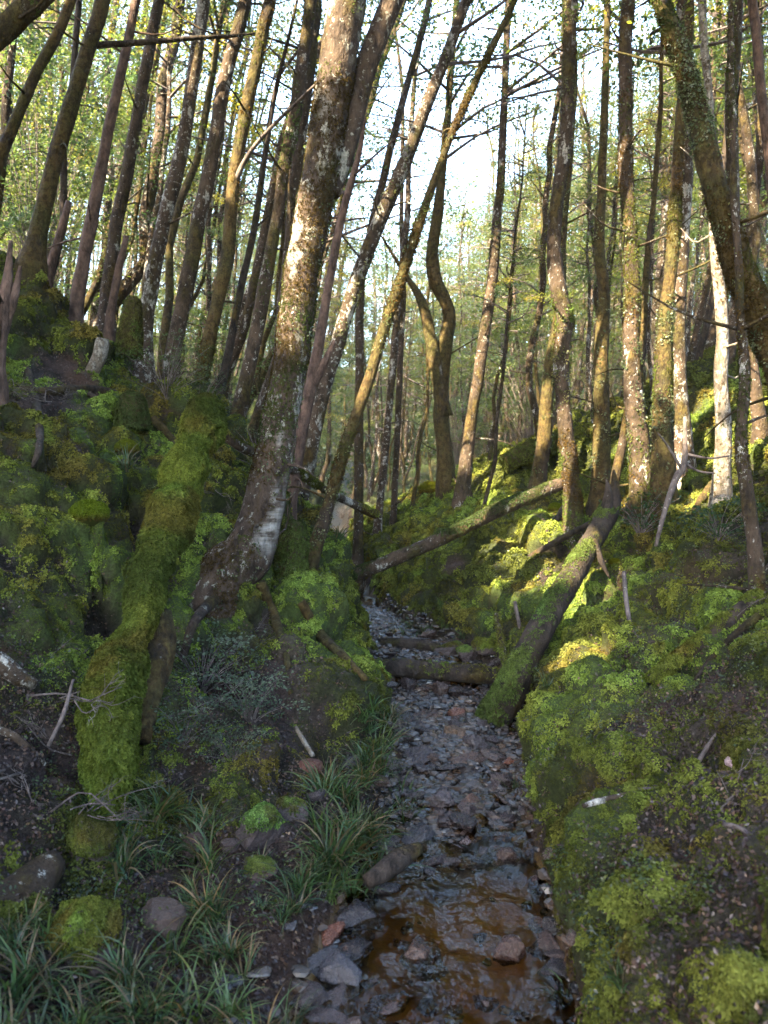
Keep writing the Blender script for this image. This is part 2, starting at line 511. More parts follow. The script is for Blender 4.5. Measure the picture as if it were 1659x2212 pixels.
def moss_color(P, N, seed=0):
    n1 = fbm(P * 1.25 + 5, 51 + seed, 4)
    n2 = fbm(P * 3.4 + 15, 61 + seed, 4)
    n3 = vnoise(P * 38, 71 + seed)
    A = np.array((.062, .08, .022)); B = np.array((.086, .135, .036)); C = np.array((.07, .05, .02)); D = np.array((.024, .032, .015)); E = np.array((.125, .14, .034))
    c = A + (B - A) * sstep(.5, .68, n1)[:, None]
    c = c + (C - c) * (sstep(.54, .68, n2) * .65)[:, None]
    c = c + (D - c) * (sstep(.48, .34, n1) * .65)[:, None]
    c = c + (E - c) * (sstep(.58, .72, fbm(P * 2.2 + 77, 81 + seed, 3)) * .42)[:, None]
    return c * (.7 + .6 * n3)[:, None]

def soil_color(P):
    n = fbm(P * 4 + 3, 91, 4)
    a = np.array((.013, .0095, .009)); b = np.array((.036, .025, .024)); d = np.array((.042, .022, .014))
    c = a + (b - a) * sstep(.35, .65, n)[:, None]
    return c + (d - c) * (sstep(.55, .7, fbm(P * 2 + 8, 93, 3)) * .7)[:, None]

gs = np.linspace(-1, 1, 2)
xn = np.concatenate([-np.geomspace(44, 3.4, 50), np.arange(-3.36, 3.36, .028), np.geomspace(3.4, 44, 50)])
yn = np.concatenate([np.linspace(-6, 1.2, 30), np.arange(1.25, 7.6, .028), np.geomspace(7.64, 75, 130)])
GX, GY = np.meshgrid(xn, yn)
nx_, ny_ = len(xn), len(yn)
gx, gy = GX.ravel(), GY.ravel()
gz_ = height(gx, gy)
# normals by differences, then pillowy displacement along them
e = .03
Nn = unit(np.stack([-(height(gx + e, gy) - height(gx - e, gy)) / (2 * e), -(height(gx, gy + e) - height(gx, gy - e)) / (2 * e), np.ones_like(gx)], -1))
GP = np.stack([gx, gy, gz_], -1)
mk = sstep(.05, .22, gz_ - wz(gy))
def billow(P, s, seed): return np.abs(2 * vnoise(P * s, seed) - 1)
lft = sstep(.3, -.5, gx)
bl5, bl12 = billow(GP, 5, 202), billow(GP, 11, 203)
pil = (.15 + .11 * lft) * billow(GP, 2.1, 201) ** .7 + .17 * bl5 ** .6 + .08 * bl12 ** .7
crev = 1 - (1 - .75 * sstep(6, 7.5, gy)) * (.85 * sstep(.16, .03, bl5) + .45 * sstep(.14, .02, bl12)).clip(0, .95)
mm0 = moss_mask(GP)
GP2 = GP + Nn * (mk * (pil - .17 - .05 * lft) * (.4 + .6 * mm0))[:, None]
for (cx_, cy_, rx_, am) in [(-2.3, 5.2, .62, .42), (-1.5, 5.0, .2, .26), (-1.48, 4.15, .15, .22), (1.75, 7.2, .45, .4), (2.2, 4.6, .3, .3), (-3.3, 5.4, .5, .35), (.75, 7.6, .5, .3), (.68, 2.75, .12, 0)]:
    wv = np.exp(-((gx - cx_) / rx_) ** 4 - ((gy - cy_ - .3) / .17) ** 2)
    GP2[:, 1] -= am * wv
    GP2[:, 2] -= .1 * am * wv
mm0 = moss_mask(GP) * crev
colr = soil_color(GP2)
colr = colr + (moss_color(GP2, Nn) * .4 - colr) * mm0[:, None]
bedm = 1 - sstep(-.01, .04, gz_ - wz(gy))
bc = (np.array((.024, .016, .009)) + np.array((.105, .056, .003)) * np.exp(-((GP[:, 1] - 2.9) / .55) ** 4)[:, None]) * (.35 + 1.3 * fbm(GP * 6, 301, 4))[:, None]
colr = colr + (bc - colr) * bedm[:, None]
ii = np.arange(nx_ * ny_).reshape(ny_, nx_)
quads = np.stack([ii[:-1, :-1], ii[:-1, 1:], ii[1:, 1:], ii[1:, :-1]], -1).reshape(-1, 4)
fm = (bedm[quads].mean(1) > .5).astype(int)
g = MB(); g.add(GP2, quads, 0, colr)
g.m[0] = fm.astype(np.int32)
ground = obj('ground', g.mesh('ground', [M['terrain'], M['bed']]))
tag(ground, kind='structure')
BVH = BVHTree.FromPolygons([tuple(p) for p in GP2], [tuple(q) for q in quads])

def hit(px, py, dflt=None):
    d = Vector(((px - CX) / FOC, 1, -(py - CY) / FOC)).normalized()
    r = BVH.ray_cast(Vector(CAMP), d, 80)
    if r[0] is None:
        return (np.array(at(px, py, dflt or 8)), np.array((0, 0, 1.0)))
    return np.array(r[0]), np.array(r[1])

def drop(x, y):
    r = BVH.ray_cast(Vector((x, y, 60)), Vector((0, 0, -1)), 100)
    return (r[0].z if r[0] is not None else float(height(np.array([x]), np.array([y]))[0]))

# ------------------------------------------------------------------ water
wy = np.arange(-3, 13, .03)
wxr = np.linspace(-.95, .85, 61)
WX = np.array([xc(y) + wxr for y in wy]); WY = np.repeat(wy[:, None], 61, 1)
P0 = np.stack([WX.ravel(), WY.ravel(), np.zeros(WX.size)], -1)
slope = np.gradient(wz(wy), wy)
rip = np.repeat((.024 + .024 * sstep(2.6, 2.3, wy) + .02 * sstep(3.15, 3.4, wy) + .07 * np.clip(slope, 0, .35))[:, None], 61, 1).ravel()
P0[:, 2] = np.interp(WY.ravel(), WZ[:, 0], WZ[:, 1]) - .02 + .018 * (WY.ravel() < 3.75) + (fbm(P0 * np.array((9, 8, 1)), 401, 2) - .5) * rip * 2
jj = np.arange(P0.shape[0]).reshape(len(wy), 61)
wq = np.stack([jj[:-1, :-1], jj[:-1, 1:], jj[1:, 1:], jj[1:, :-1]], -1).reshape(-1, 4)
wq = wq[P0[wq[:, 0], 1] < 12.5]
g = MB(); g.add(P0, wq)
tag(obj('water', g.mesh('water', [M['water']])), kind='structure')

# ------------------------------------------------------------------ geometry generators
def catmull(pts, n):
    P = np.asarray(pts, float)
    if len(P) == 2:
        t = np.linspace(0, 1, n)[:, None]
        return P[0] * (1 - t) + P[1] * t
    ext = np.vstack([2 * P[0] - P[1], P, 2 * P[-1] - P[-2]])
    u = np.linspace(0, len(P) - 1, n)
    k = np.minimum(u.astype(int), len(P) - 2)
    t = (u - k)[:, None]
    a, b, c, d = ext[k], ext[k + 1], ext[k + 2], ext[k + 3]
    return .5 * ((2 * b) + (-a + c) * t + (2 * a - 5 * b + 4 * c - d) * t ** 2 + (-a + 3 * b - 3 * c + d) * t ** 3)

def tube(path, rad, seg=10, lump=.12, lscale=5.0, seed=0, cap=True):
    P = np.asarray(path, float)
    n = len(P)
    rad = np.asarray(rad, float)
    T = unit(np.gradient(P, axis=0))
    ref = np.array((0, 1.0, 0)) if abs(T[0][1]) < .8 else np.array((1.0, 0, 0))
    u = unit(np.cross(T, np.tile(ref, (n, 1))))
    w = np.cross(T, u)
    a = np.linspace(0, 2 * np.pi, seg, endpoint=False)
    ring = np.cos(a)[None, :, None] * u[:, None] + np.sin(a)[None, :, None] * w[:, None]
    V = P[:, None] + ring * rad[:, None, None]
    if lump:
        nz = fbm(V.reshape(-1, 3) * lscale + seed * 7.7, 500 + seed, 3).reshape(n, seg) - .5
        nz2 = fbm(V.reshape(-1, 3) * lscale * 4 + seed * 3.1, 540 + seed, 2).reshape(n, seg) - .5
        V = P[:, None] + ring * (rad[:, None] * (1 + lump * 2 * nz + lump * .8 * nz2))[:, :, None]
    V = V.reshape(-1, 3)
    i = np.arange(n * seg).reshape(n, seg)
    F = np.stack([i[:-1], np.roll(i[:-1], -1, 1), np.roll(i[1:], -1, 1), i[1:]], -1).reshape(-1, 4)
    N = ring.reshape(-1, 3)
    if cap:
        V = np.vstack([V, P[:1], P[-1:]])
        N = np.vstack([N, -T[:1], T[-1:]])
        c0, c1 = n * seg, n * seg + 1
        k = np.arange(seg); k2 = (k + 1) % seg
        F = [F, np.stack([k2, k, np.full(seg, c0)], -1), np.stack([(n - 1) * seg + k, (n - 1) * seg + k2, np.full(seg, c1)], -1)]
    else:
        F = [F]
    return V, F, N

def add_tube(mb, path, rad, seg=10, lump=.12, lscale=5., seed=0, mat=0, col=(0, 0, 0)):
    V, F, N = tube(path, rad, seg, lump, lscale, seed)
    n0 = len(V)
    for k, f in enumerate(F):
        if k == 0: mb.add(V, f, mat, col)
        else:
            # reuse the vertices already added
            mb.f.append(f + mb.n - n0); mb.m.append(np.full(len(f), mat, np.int32))
    return V, F, N

def scatter(V, F, n, weight=None, r=rng):
    """n points on quads/tris with normals; weight per vertex."""
    T = np.concatenate([f if f.shape[1] == 3 else np.concatenate([f[:, [0, 1, 2]], f[:, [0, 2, 3]]]) for f in F])
    a, b, c = V[T[:, 0]], V[T[:, 1]], V[T[:, 2]]
    nn = np.cross(b - a, c - a)
    ar = np.linalg.norm(nn, axis=1)
    w = ar.copy()
    if weight is not None:
        w *= weight[T].mean(1)
    if w.sum() <= 0: return np.zeros((0, 3)), np.zeros((0, 3))
    k = r.choice(len(T), n, p=w / w.sum())
    u, v = r.random(n), r.random(n)
    fl = u + v > 1
    u[fl], v[fl] = 1 - u[fl], 1 - v[fl]
    P = a[k] + (b - a)[k] * u[:, None] + (c - a)[k] * v[:, None]
    return P, unit(nn)[k]

def sprigs(P, N, size, col, blades=4, lean=.75, width=.38, r=rng, droop=.0):
    """small moss sprigs: a few leaf-shaped quads fanning out from each point."""
    n = len(P)
    size = np.broadcast_to(size, (n,))
    vs, cs = [], []
    rv = unit(r.normal(size=(n, 3)))
    t0 = unit(np.cross(N, rv)); b0 = np.cross(N, t0)
    for k in range(blades):
        a = 2 * np.pi * k / blades + r.normal(0, .4, n)
        d = t0 * np.cos(a)[:, None] + b0 * np.sin(a)[:, None]
        L = size * r.uniform(.6, 1.25, n)
        up = r.uniform(.25, 1.0, n) * (1 - lean) + .25
        tip = P + d * (L * .85)[:, None] + N * (L * up)[:, None] - np.array((0, 0, 1)) * (L * droop)[:, None]
        mid = P + d * (L * .42)[:, None] + N * (L * up * .85)[:, None]
        s = np.cross(d, N) * (L * width)[:, None]
        vs.append(np.stack([P - N * (size * .2)[:, None], mid + s, tip, mid - s], 1))
        cc = np.stack([col * .45, col * .95, col * 1.5, col * .95], 1)  # depth shade put in the colour: dark base (older moss too), brightened tip
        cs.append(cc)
    V = np.concatenate(vs).reshape(-1, 3)
    C = np.concatenate(cs).reshape(-1, 3)
    F = np.arange(len(V)).reshape(-1, 4)
    return V, F, C

def leaves(C, Nrm, rad, per, size, col, flat=.11, r=rng, jit=.5):
    """leaf sprays: per leaves in a flattened disc about each centre."""
    n = len(C)
    rad = np.broadcast_to(rad, (n,))
    rv = unit(r.normal(size=(n, 3)))
    t0 = unit(np.cross(Nrm, rv)); b0 = np.cross(Nrm, t0)
    a = r.uniform(0, 2 * np.pi, (n, per)); q = np.sqrt(r.random((n, per))) * rad[:, None]
    h = r.normal(0, flat, (n, per)) * rad[:, None] - .22 * q * q / np.maximum(rad[:, None], .01)
    P = C[:, None] + t0[:, None] * (np.cos(a) * q)[..., None] + b0[:, None] * (np.sin(a) * q)[..., None] + Nrm[:, None] * h[..., None]
    P = P.reshape(-1, 3)
    NN = unit(np.repeat(Nrm, per, 0) + r.normal(0, jit, (n * per, 3)))
    d = unit(np.cross(NN, r.normal(size=(n * per, 3)))); s = np.cross(NN, d)
    L = size * r.uniform(.6, 1.3, n * per)
    V = np.stack([P - d * (L * .5)[:, None], P + s * (L * .3)[:, None] + NN * (L * .06)[:, None], P + d * (L * .5)[:, None], P - s * (L * .3)[:, None] + NN * (L * .06)[:, None]], 1)
    cc = np.repeat(col, per, 0) * r.uniform(.7, 1.3, (n * per, 1))
    return V.reshape(-1, 3), np.arange(n * per * 4).reshape(-1, 4), np.repeat(cc, 4, 0)

# places where a sunbeam comes through the leaves: point, radius
GAPS = []
for (px, py, Y, q) in [(668, 555, 5.0, .09), (640, 690, 5.0, .07), (706, 80, 5.0, .1), (1012, 960, 9.0, .16), (1024, 860, 9.0, .1), (1556, 700, 5.6, .13), (1556, 600, 5.6, .12), (1356, 520, 6.6, .16), (1360, 430, 6.6, .12), (1205, 690, 8.2, .1), (1045, 1115, 7.1, .09), (1175, 900, 8.2, .12), (1300, 760, 7.4, .12), (1222, 690, 7.2, .1), (1465, 640, 7.0, .12), (1440, 800, 6.4, .08), (960, 800, 9.5, .14), (1062, 600, 9.0, .16), (1364, 720, 6.6, .1), (1040, 760, 9.0, .1)]:
    GAPS.append((at(px, py, Y), q))
for (px, py, q) in [(1205, 1130, .1), (1150, 1215, .08), (1283, 1250, .05), (1258, 1290, .05), (1240, 1400, .04), (1405, 1075, .06), (1640, 900, .16), (1550, 1075, .1), (1080, 1085, .06)]:
    GAPS.append((hit(px, py)[0], q))
def in_gap(Q, extra):
    g_ = np.zeros(len(Q), bool)
    for (p, q) in GAPS:
        d = Q - p
        t = d @ SUN
        g_ |= (np.linalg.norm(d - t[:, None] * SUN, axis=1) < q + extra) & (t > .4)
    return g_

LEAFC = [np.array((.075, .098, .034)), np.array((.098, .118, .034)), np.array((.045, .072, .04)), np.array((.135, .125, .03)), np.array((.062, .09, .05))]

def make_crown(axis, h0, h1, R0, n, per, size, seed, spray=.55, gap=False):
    """axis: function z -> xy of the trunk. Sprays of small leaves on thin limbs, in flat layers."""
    r = np.random.default_rng(seed)
    mb = MB()
    hs = h0 + (h1 - h0) * r.random(n) ** 1.25
    az = r.uniform(0, 2 * np.pi, n)
    f = (hs - h0) / max(h1 - h0, .1)
    rr = R0 * (.25 + .75 * r.random(n)) * (1.05 - .6 * f)
    base = np.array([axis(h) for h in hs])
    C = np.stack([base[:, 0] + np.cos(az) * rr, base[:, 1] + np.sin(az) * rr, hs + rr * r.uniform(-.1, .35, n)], -1)
    if gap:
        qx, qy = proj(C)
        ok = ~((qx > 770) & (qx < 960) & (qy < 430) & (r.random(n) < .7)) & ~((qx > 600) & (qx < 1450) & (qy < -60)) & ~in_gap(C, .5)
        C, base, hs, rr, az = C[ok], base[ok], hs[ok], rr[ok], az[ok]; n = len(C)
    k = min(n, 26)
    for i in range(k):
        p0 = np.array((*axis(hs[i] - .25 * rr[i]), hs[i] - .25 * rr[i]))
        mid = (p0 + C[i]) / 2 + r.normal(0, .08, 3) * rr[i]
        pth = catmull([p0, mid, C[i]], 6)
        add_tube(mb, pth, np.linspace(.022, .006, 6), 4, 0, mat=1)
    if n == 0: return mb
    N = unit(np.stack([np.cos(az) * .22 + r.normal(0, .16, n), np.sin(az) * .22 + r.normal(0, .16, n), np.ones(n)], -1))
    col = np.array(LEAFC)[r.integers(0, len(LEAFC), n)] * r.uniform(.75, 1.3, (n, 1))
    V, F, CC = leaves(C, N, spray * r.uniform(.6, 1.3, n), per, size, col, r=r)
    mb.add(V, F, 0, CC)
    return mb

TREES = []
def hero(label, pts, mat='bark', ext=3.0, crown=None, seg=12, lump=.13, group='beech trees of the ravine', cat='tree', name='beech_tree', flare=1.5,
         moss=0, flakes=0, pale=None, fork=None, seed=0, sink=.2, base_z=None, knots=0):
    r = np.random.default_rng(1000 + seed)
    W = [at(p[0], p[1], p[2]) for p in pts]
    rad = [p[3] / 2 / FOC * p[2] * (.93 if seed == 1 else .78) for p in pts]
    b = W[0].copy()
    gz0 = drop(b[0], b[1]) if base_z is None else base_z
    d0 = W[1] - W[0]
    if gz0 < W[0][2] - .05:
        W.insert(0, np.array((b[0] - d0[0] * .15, b[1], gz0))); rad.insert(0, rad[0] * 1.1)
    else:
        W[0] = np.array((b[0], b[1], min(gz0, W[1][2] - .1)))
    org = W[0].copy()
    W.insert(0, W[0] - unit(d0) * sink - np.array((0, 0, sink * .4))); rad.insert(0, rad[0] * 1.05)
    if ext > 0:
        d = unit(W[-1] - W[-2]); d = unit(d + np.array((0, 0, .25)))
        W += [W[-1] + d * ext * .5, W[-1] + (d + np.array((r.normal(0, .1), r.normal(0, .1), 0))) * ext]
        rad += [rad[-1] * .8, rad[-1] * .35]
    L = np.sum(np.linalg.norm(np.diff(np.array(W), axis=0), axis=1))
    n = int(np.clip(L / (.06 if seg >= 14 else .14), 12, 150))
    path = catmull(W, n)
    rd = np.interp(np.linspace(0, len(W) - 1, n), np.arange(len(W)), rad)
    wob = .02 + .012 * seg / 12
    path[3:, 0] += (fbm(path[3:] * 1.3 + seed * 5, 610 + seed, 3) - .5) * wob * 2
    hh = path[:, 2] - org[2]
    rd = rd * (1 + (flare - 1) * np.exp(-np.maximum(hh, 0) / .16))
    if knots:
        rd = rd * (1 + .3 * np.clip(fbm(np.stack([hh * 2.3, hh * 0 + seed, hh * 0], -1), 620, 2) - .55, 0, 1) * 4)
    root = obj(name, None, loc=org)
    root.empty_display_size = .1
    tag(root, label, cat, group)
    mb = MB()
    V, F, N = tube(path, rd, seg, lump, 6.0 if seg >= 14 else 4.0, seed)
    col = np.zeros((len(V), 3))
    if pale is not None:
        col[:, 0] = pale(V, N)
    mb.add(V, F[0], 0, col)
    for f in F[1:]:
        mb.f.append(f); mb.m.append(np.zeros(len(f), np.int32))
    if fork:
        for (fp, fl) in fork:
            FW = [at(*q[:3]) for q in fp]; fr = [q[3] / 2 / FOC * q[2] for q in fp]
            if fl > 0:
                d = unit(FW[-1] - FW[-2]); FW.append(FW[-1] + d * fl); fr.append(fr[-1] * .4)
            nn = 40
            add_tube(mb, catmull(FW, nn), np.interp(np.linspace(0, len(FW) - 1, nn), np.arange(len(FW)), fr), max(seg - 4, 8), lump, 5, seed + 3)
    # dead stubs and thin bare twigs
    for k in range(r.integers(2, 6) if seg >= 10 else 0):
        i = r.integers(int(n * .15), int(n * .8))
        a = r.uniform(0, 2 * np.pi)
        dv = np.array((np.cos(a), np.sin(a), r.uniform(-.2, .6)))
        ln = r.uniform(.1, .7)
        q = catmull([path[i], path[i] + dv * (rd[i] + ln * .5), path[i] + dv * (rd[i] + ln) + np.array((0, 0, r.uniform(-.15, .2)))], 6)
        add_tube(mb, q, np.linspace(.012, .003, 6), 5, 0)
    obj('trunk', mb.mesh('trunk', [M[mat]], origin=org), root)
    if moss:
        wt = sstep(.42, .58, fbm(V * np.array((2.6, 2.6, 1.5)) + seed, 630 + seed, 4)) * (V[:, 1] - np.interp(V[:, 2], path[:, 2], path[:, 1]) < .06) + 1e-4
        wt = wt * sstep(7.5, 4.0, V[:, 2])
        if pale is not None: wt = wt * (1 - col[:, 0]) + 1e-5
        P, NN = scatter(V, F, moss, wt, r)
        c = moss_color(P, NN, 3) * .8
        br = sstep(.45, .6, fbm(P * 2.3, 640 + seed, 3))[:, None]
        c = c * (1 - br) + np.array((.055, .036, .014)) * br * r.uniform(.6, 1.3, (len(P), 1))
        mo = MB(); mo.add(*sprigs(P, NN, r.uniform(.008, .018, len(P)) * (pts[0][2] / 5) ** .7, c, 4, .55, .2, r=r, droop=.2)[:2], 0, np.zeros(3))
        mo.c[-1] = np.repeat(np.concatenate([c] * 4), 4, 0)
        obj('moss_sleeve', mo.mesh('moss_sleeve', [M['moss']], origin=org), root)
    if flakes:
        P, NN = scatter(V, F, flakes, sstep(.5, .6, fbm(V * 3 + 40, 650 + seed, 3)) * sstep(8, 4, V[:, 2]) + .02, r)
        cc = np.array([(.14, .15, .09), (.05, .07, .03), (.09, .11, .05)])[r.integers(0, 3, flakes)]
        V2, F2, C2 = leaves(P + NN * .012, NN, .035, 6, .018 * (pts[0][2] / 5) ** .6, cc, r=r, jit=.8)
        mo = MB(); mo.add(V2, F2, 0, C2)
        obj('leaves', mo.mesh('leaves', [M['leaf']], origin=org), root)
    if crown:
        pz, px_, py_ = path[:, 2], path[:, 0], path[:, 1]
        ax = lambda z: (np.interp(z, pz, px_), np.interp(z, pz, py_))
        c = make_crown(ax, crown.get('h0', 4.5), min(crown.get('h1', pz[-1] + .8), pz[-1] + 1.2), crown.get('R', 1.4), crown.get('n', 34), crown.get('per', 110),
                       crown.get('size', .05), 3000 + seed, crown.get('spray', .5), gap=True)
        if c.v:
            obj('crown', c.mesh('crown', [M['leaf'], M['twig']], smooth=False, origin=org), root)
    TREES.append((root, path, rd))
    return root, path, rd

CR = dict(h0=5.2, R=1.5, n=36)
def pale1(V, N):
    # silvery strip on the stream side of the big trunk
    s = sstep(.55, .75, N[:, 0] * .92 - N[:, 1] * .42) * sstep(.98, .9, N[:, 0]) if len(N) == len(V) else np.zeros(len(V))
    z = V[:, 2]
    k = sstep(1.18, 1.36, z) * sstep(2.55, 2.25, z)
    nz = fbm(V * np.array((7, 7, 3)), 660, 4)
    a = s * k * sstep(.49, .55, nz)
    b = sstep(.6, .66, fbm(V * 5, 661, 4)) * sstep(2.3, 2.8, z) * .8
    return np.clip(a + b, 0, 1)

# the big leaning beech on the left spur, its fork and its swollen foot
hero('big leaning mossy beech with a silvery bark strip and forked top on the left spur',
     [(492, 1285, 4.86, 128), (535, 1200, 4.9, 120), (566, 1110, 4.95, 100), (586, 1020, 4.98, 90), (602, 940, 5.0, 84), (628, 800, 5.0, 78), (655, 600, 5.0, 80), (678, 470, 5.0, 82), (700, 330, 5.0, 84), (727, 150, 5.0, 84), (748, 0, 5.0, 86)],
     'bark_big', 3.5, dict(h0=5.6, R=2.2, n=60, per=120, size=.045), 20, .1, flare=1.0, moss=6500, flakes=300, pale=pale1, seed=1,
     fork=[([(548, 1160, 4.92, 84), (500, 1225, 4.82, 84), (450, 1280, 4.74, 66), (405, 1330, 4.68, 48), (370, 1400, 4.6, 20)], 0), ([(715, 420, 5.05, 40), (752, 300, 5.08, 48), (783, 170, 5.1, 48), (815, 80, 5.1, 46), (848, 0, 5.1, 46)], 3.0)])
hero('slim bare reddish dead trunk leaning right just behind the big forked beech',
     [(628, 1120, 6.2, 32), (655, 930, 6.2, 33), (682, 775, 6.2, 32), (712, 600, 6.2, 24), (745, 450, 6.2, 22), (775, 340, 6.2, 16)], 'bark_dead', .3, None, 10, .2, name='dead_tree', cat='dead tree', seed=2,
     fork=[([(676, 830, 6.2, 24), (712, 760, 6.2, 14), (722, 735, 6.2, 6)], 0)])
hero('mossy beech with white lichen bands leaning right between the big trunk and the sky gap',
     [(640, 1130, 7.0, 46), (672, 980, 7.0, 40), (706, 830, 7.0, 40), (760, 650, 7.0, 42), (806, 520, 7.0, 40), (850, 400, 7.0, 38), (912, 250, 7.0, 36), (985, 60, 7.0, 30)], 'bark_lichen', 3,
     dict(h0=5.8, R=1.3, n=22), 12, .16, seed=3, flakes=160)
hero('thin dark stem leaning far right across the sky gap',
     [(672, 1285, 5.7, 34), (700, 1120, 5.8, 34), (735, 1000, 5.9, 32), (790, 830, 6.0, 32), (850, 650, 6.0, 30), (905, 480, 6.0, 25), (955, 340, 6.0, 22), (1040, 150, 6.0, 20), (1112, 0, 6.0, 17)], 'bark_moss', 2.5,
     dict(h0=5.4, R=1.2, n=18, size=.045), 12, .18, seed=4, moss=2600, flakes=120)
hero('thin dark stem with sparse twigs against the brightest sky, left of the far leaning stem',
     [(778, 640, 9.0, 24), (800, 500, 9.0, 22), (830, 390, 9.0, 22), (868, 230, 9.0, 20), (928, 0, 9.0, 18)], 'bark', 2.5, dict(h0=8.0, R=1.0, n=14), 8, .15, seed=5, base_z=.9)
hero('slender trunk blotched white, left one of the close pair at the head of the stream',
     [(818, 1112, 10.5, 22), (838, 900, 10.5, 20), (852, 740, 10.5, 20), (868, 590, 10.5, 18), (880, 450, 10.5, 16)], 'bark_lichen', 4, dict(h0=6.5, R=1.0, n=22), 10, .12, seed=6)
hero('straight slender dark trunk, right one of the close pair at the head of the stream',
     [(850, 1105, 10.7, 17), (862, 900, 10.7, 17), (868, 740, 10.7, 17), (872, 600, 10.7, 15), (868, 450, 10.7, 12)], 'bark', 4, dict(h0=6.5, R=1.0, n=20), 10, .12, seed=7)
hero('crooked golden mossed trunk with an S bend on the right mossy crest',
     [(965, 1050, 9.5, 48), (955, 900, 9.5, 42), (962, 760, 9.5, 40), (972, 680, 9.5, 34), (940, 605, 9.5, 40), (932, 540, 9.5, 32), (945, 460, 9.5, 30), (958, 330, 9.5, 22)], 'bark_moss', 4,
     dict(h0=6.0, R=1.3, n=28), 12, .2, seed=8, flare=1.4,
     fork=[([(960, 900, 9.5, 36), (940, 780, 9.45, 30), (922, 690, 9.45, 22), (905, 640, 9.45, 18), (880, 600, 9.45, 10)], .6)])
hero('sunlit golden trunk leaning right beside the crooked tree on the right crest',
     [(1004, 1035, 9.0, 36), (1022, 880, 9.0, 32), (1040, 760, 9.0, 32), (1062, 620, 9.0, 30), (1075, 460, 9.0, 26), (1085, 300, 9.0, 22)], 'bark', 4, dict(h0=6.5, R=1.3, n=28), 12, .14, seed=9)
hero('rusty brown mossed trunk where the bridging log meets the right bank',
     [(1160, 1058, 8.2, 44), (1172, 960, 8.2, 40), (1190, 800, 8.2, 36), (1210, 660, 8.2, 32), (1216, 500, 8.2, 28)], 'bark_moss', 4.5, dict(h0=6.0, R=1.4, n=28), 12, .14, seed=10, flakes=120)
hero('tall wavy dark trunk with leafy tufts just right of the bridging log end',
     [(1240, 1075, 7.2, 50), (1222, 900, 7.2, 42), (1214, 780, 7.2, 44), (1222, 690, 7.2, 48), (1204, 610, 7.2, 46), (1198, 500, 7.2, 38), (1222, 330, 7.2, 38), (1228, 180, 7.2, 38), (1236, 0, 7.2, 36)], 'bark', 3,
     dict(h0=6.5, R=1.5, n=26), 14, .16, seed=11, moss=2500, flakes=420)
hero('rust coloured trunk with one white lichen patch, right of the wavy trunk',
     [(1296, 1062, 7.4, 52), (1300, 900, 7.4, 46), (1300, 760, 7.4, 40), (1304, 640, 7.4, 34), (1298, 500, 7.4, 28), (1302, 330, 7.4, 22)], 'bark_moss', 4, dict(h0=6.5, R=1.3, n=24), 12, .12, seed=12, flakes=120)
hero('tall banded mossy trunk with a sunlit golden stretch high on it',
     [(1388, 1030, 6.6, 62), (1375, 900, 6.6, 54), (1362, 760, 6.6, 46), (1366, 640, 6.6, 42), (1358, 500, 6.6, 38), (1352, 330, 6.6, 38), (1352, 150, 6.6, 38), (1356, 0, 6.6, 38)], 'bark', 3.5,
     dict(h0=7.0, R=1.5, n=28), 14, .13, seed=13, moss=2200, flakes=260)
hero('thin dark mossy trunk leaning right between the rust and the banded trunks',
     [(1326, 1075, 6.9, 30), (1345, 960, 6.9, 26), (1362, 860, 6.9, 22), (1385, 720, 6.9, 18), (1400, 560, 6.9, 16)], 'bark_moss', 2.5, dict(h0=5.6, R=1.0, n=14), 10, .15, seed=14)
hero('broad leafy sleeved trunk in front of the grey trunk on the right bank',
     [(1432, 1010, 6.4, 64), (1432, 880, 6.4, 54), (1440, 720, 6.4, 42), (1452, 560, 6.4, 36), (1462, 400, 6.4, 32)], 'bark_moss', 4, dict(h0=6.5, R=1.3, n=24), 12, .2, seed=15, moss=2000, flakes=500)
hero('smooth grey banded trunk rising behind the leafy sleeved trunk',
     [(1472, 945, 7.0, 52), (1466, 820, 7.0, 44), (1468, 640, 7.0, 40), (1476, 480, 7.0, 36), (1478, 300, 7.0, 34), (1474, 120, 7.0, 30), (1470, 0, 7.0, 28)], 'bark_lichen', 3, dict(h0=7.0, R=1.4, n=26), 12, .1, seed=16)
hero('sunlit whitish trunk with a mossy foot on the upper right bank',
     [(1562, 1030, 5.6, 46), (1560, 930, 5.6, 42), (1556, 820, 5.6, 36), (1562, 700, 5.6, 34), (1550, 580, 5.6, 30), (1540, 470, 5.6, 28), (1536, 300, 5.6, 24)], 'bark_pale', 3.5, dict(h0=6.0, R=1.2, n=18), 12, .1, seed=17, moss=500)
hero('dark crooked slender trunk by the right edge, its foot low on the bank',
     [(1642, 1330, 4.1, 36), (1634, 1200, 4.15, 38), (1618, 1080, 4.2, 36), (1604, 960, 4.25, 32), (1608, 800, 4.3, 30), (1600, 640, 4.3, 22)], 'bark', 2.5, dict(h0=4.6, R=1.0, n=12, size=.04), 14, .16, seed=18, moss=1500, flakes=60)
hero('thick shaggy trunk leaning in from the right edge to the top, hung with leafy moss',
     [(1780, 1120, 4.4, 92), (1700, 860, 4.4, 86), (1640, 700, 4.4, 80), (1592, 560, 4.4, 76), (1548, 400, 4.4, 66), (1510, 260, 4.4, 58), (1470, 120, 4.4, 50), (1424, -20, 4.4, 46)], 'bark_moss', 2.5,
     dict(h0=4.4, R=1.6, n=30, size=.04), 16, .2, seed=19, moss=9000, flakes=900)
hero('grey trunk crossing behind the shaggy leaning trunk at upper right',
     [(1640, 900, 6.5, 36), (1610, 700, 6.5, 34), (1585, 480, 6.5, 32), (1580, 250, 6.5, 34), (1590, 0, 6.5, 34)], 'bark', 3, dict(h0=6.8, R=1.3, n=20), 12, .14, seed=20)
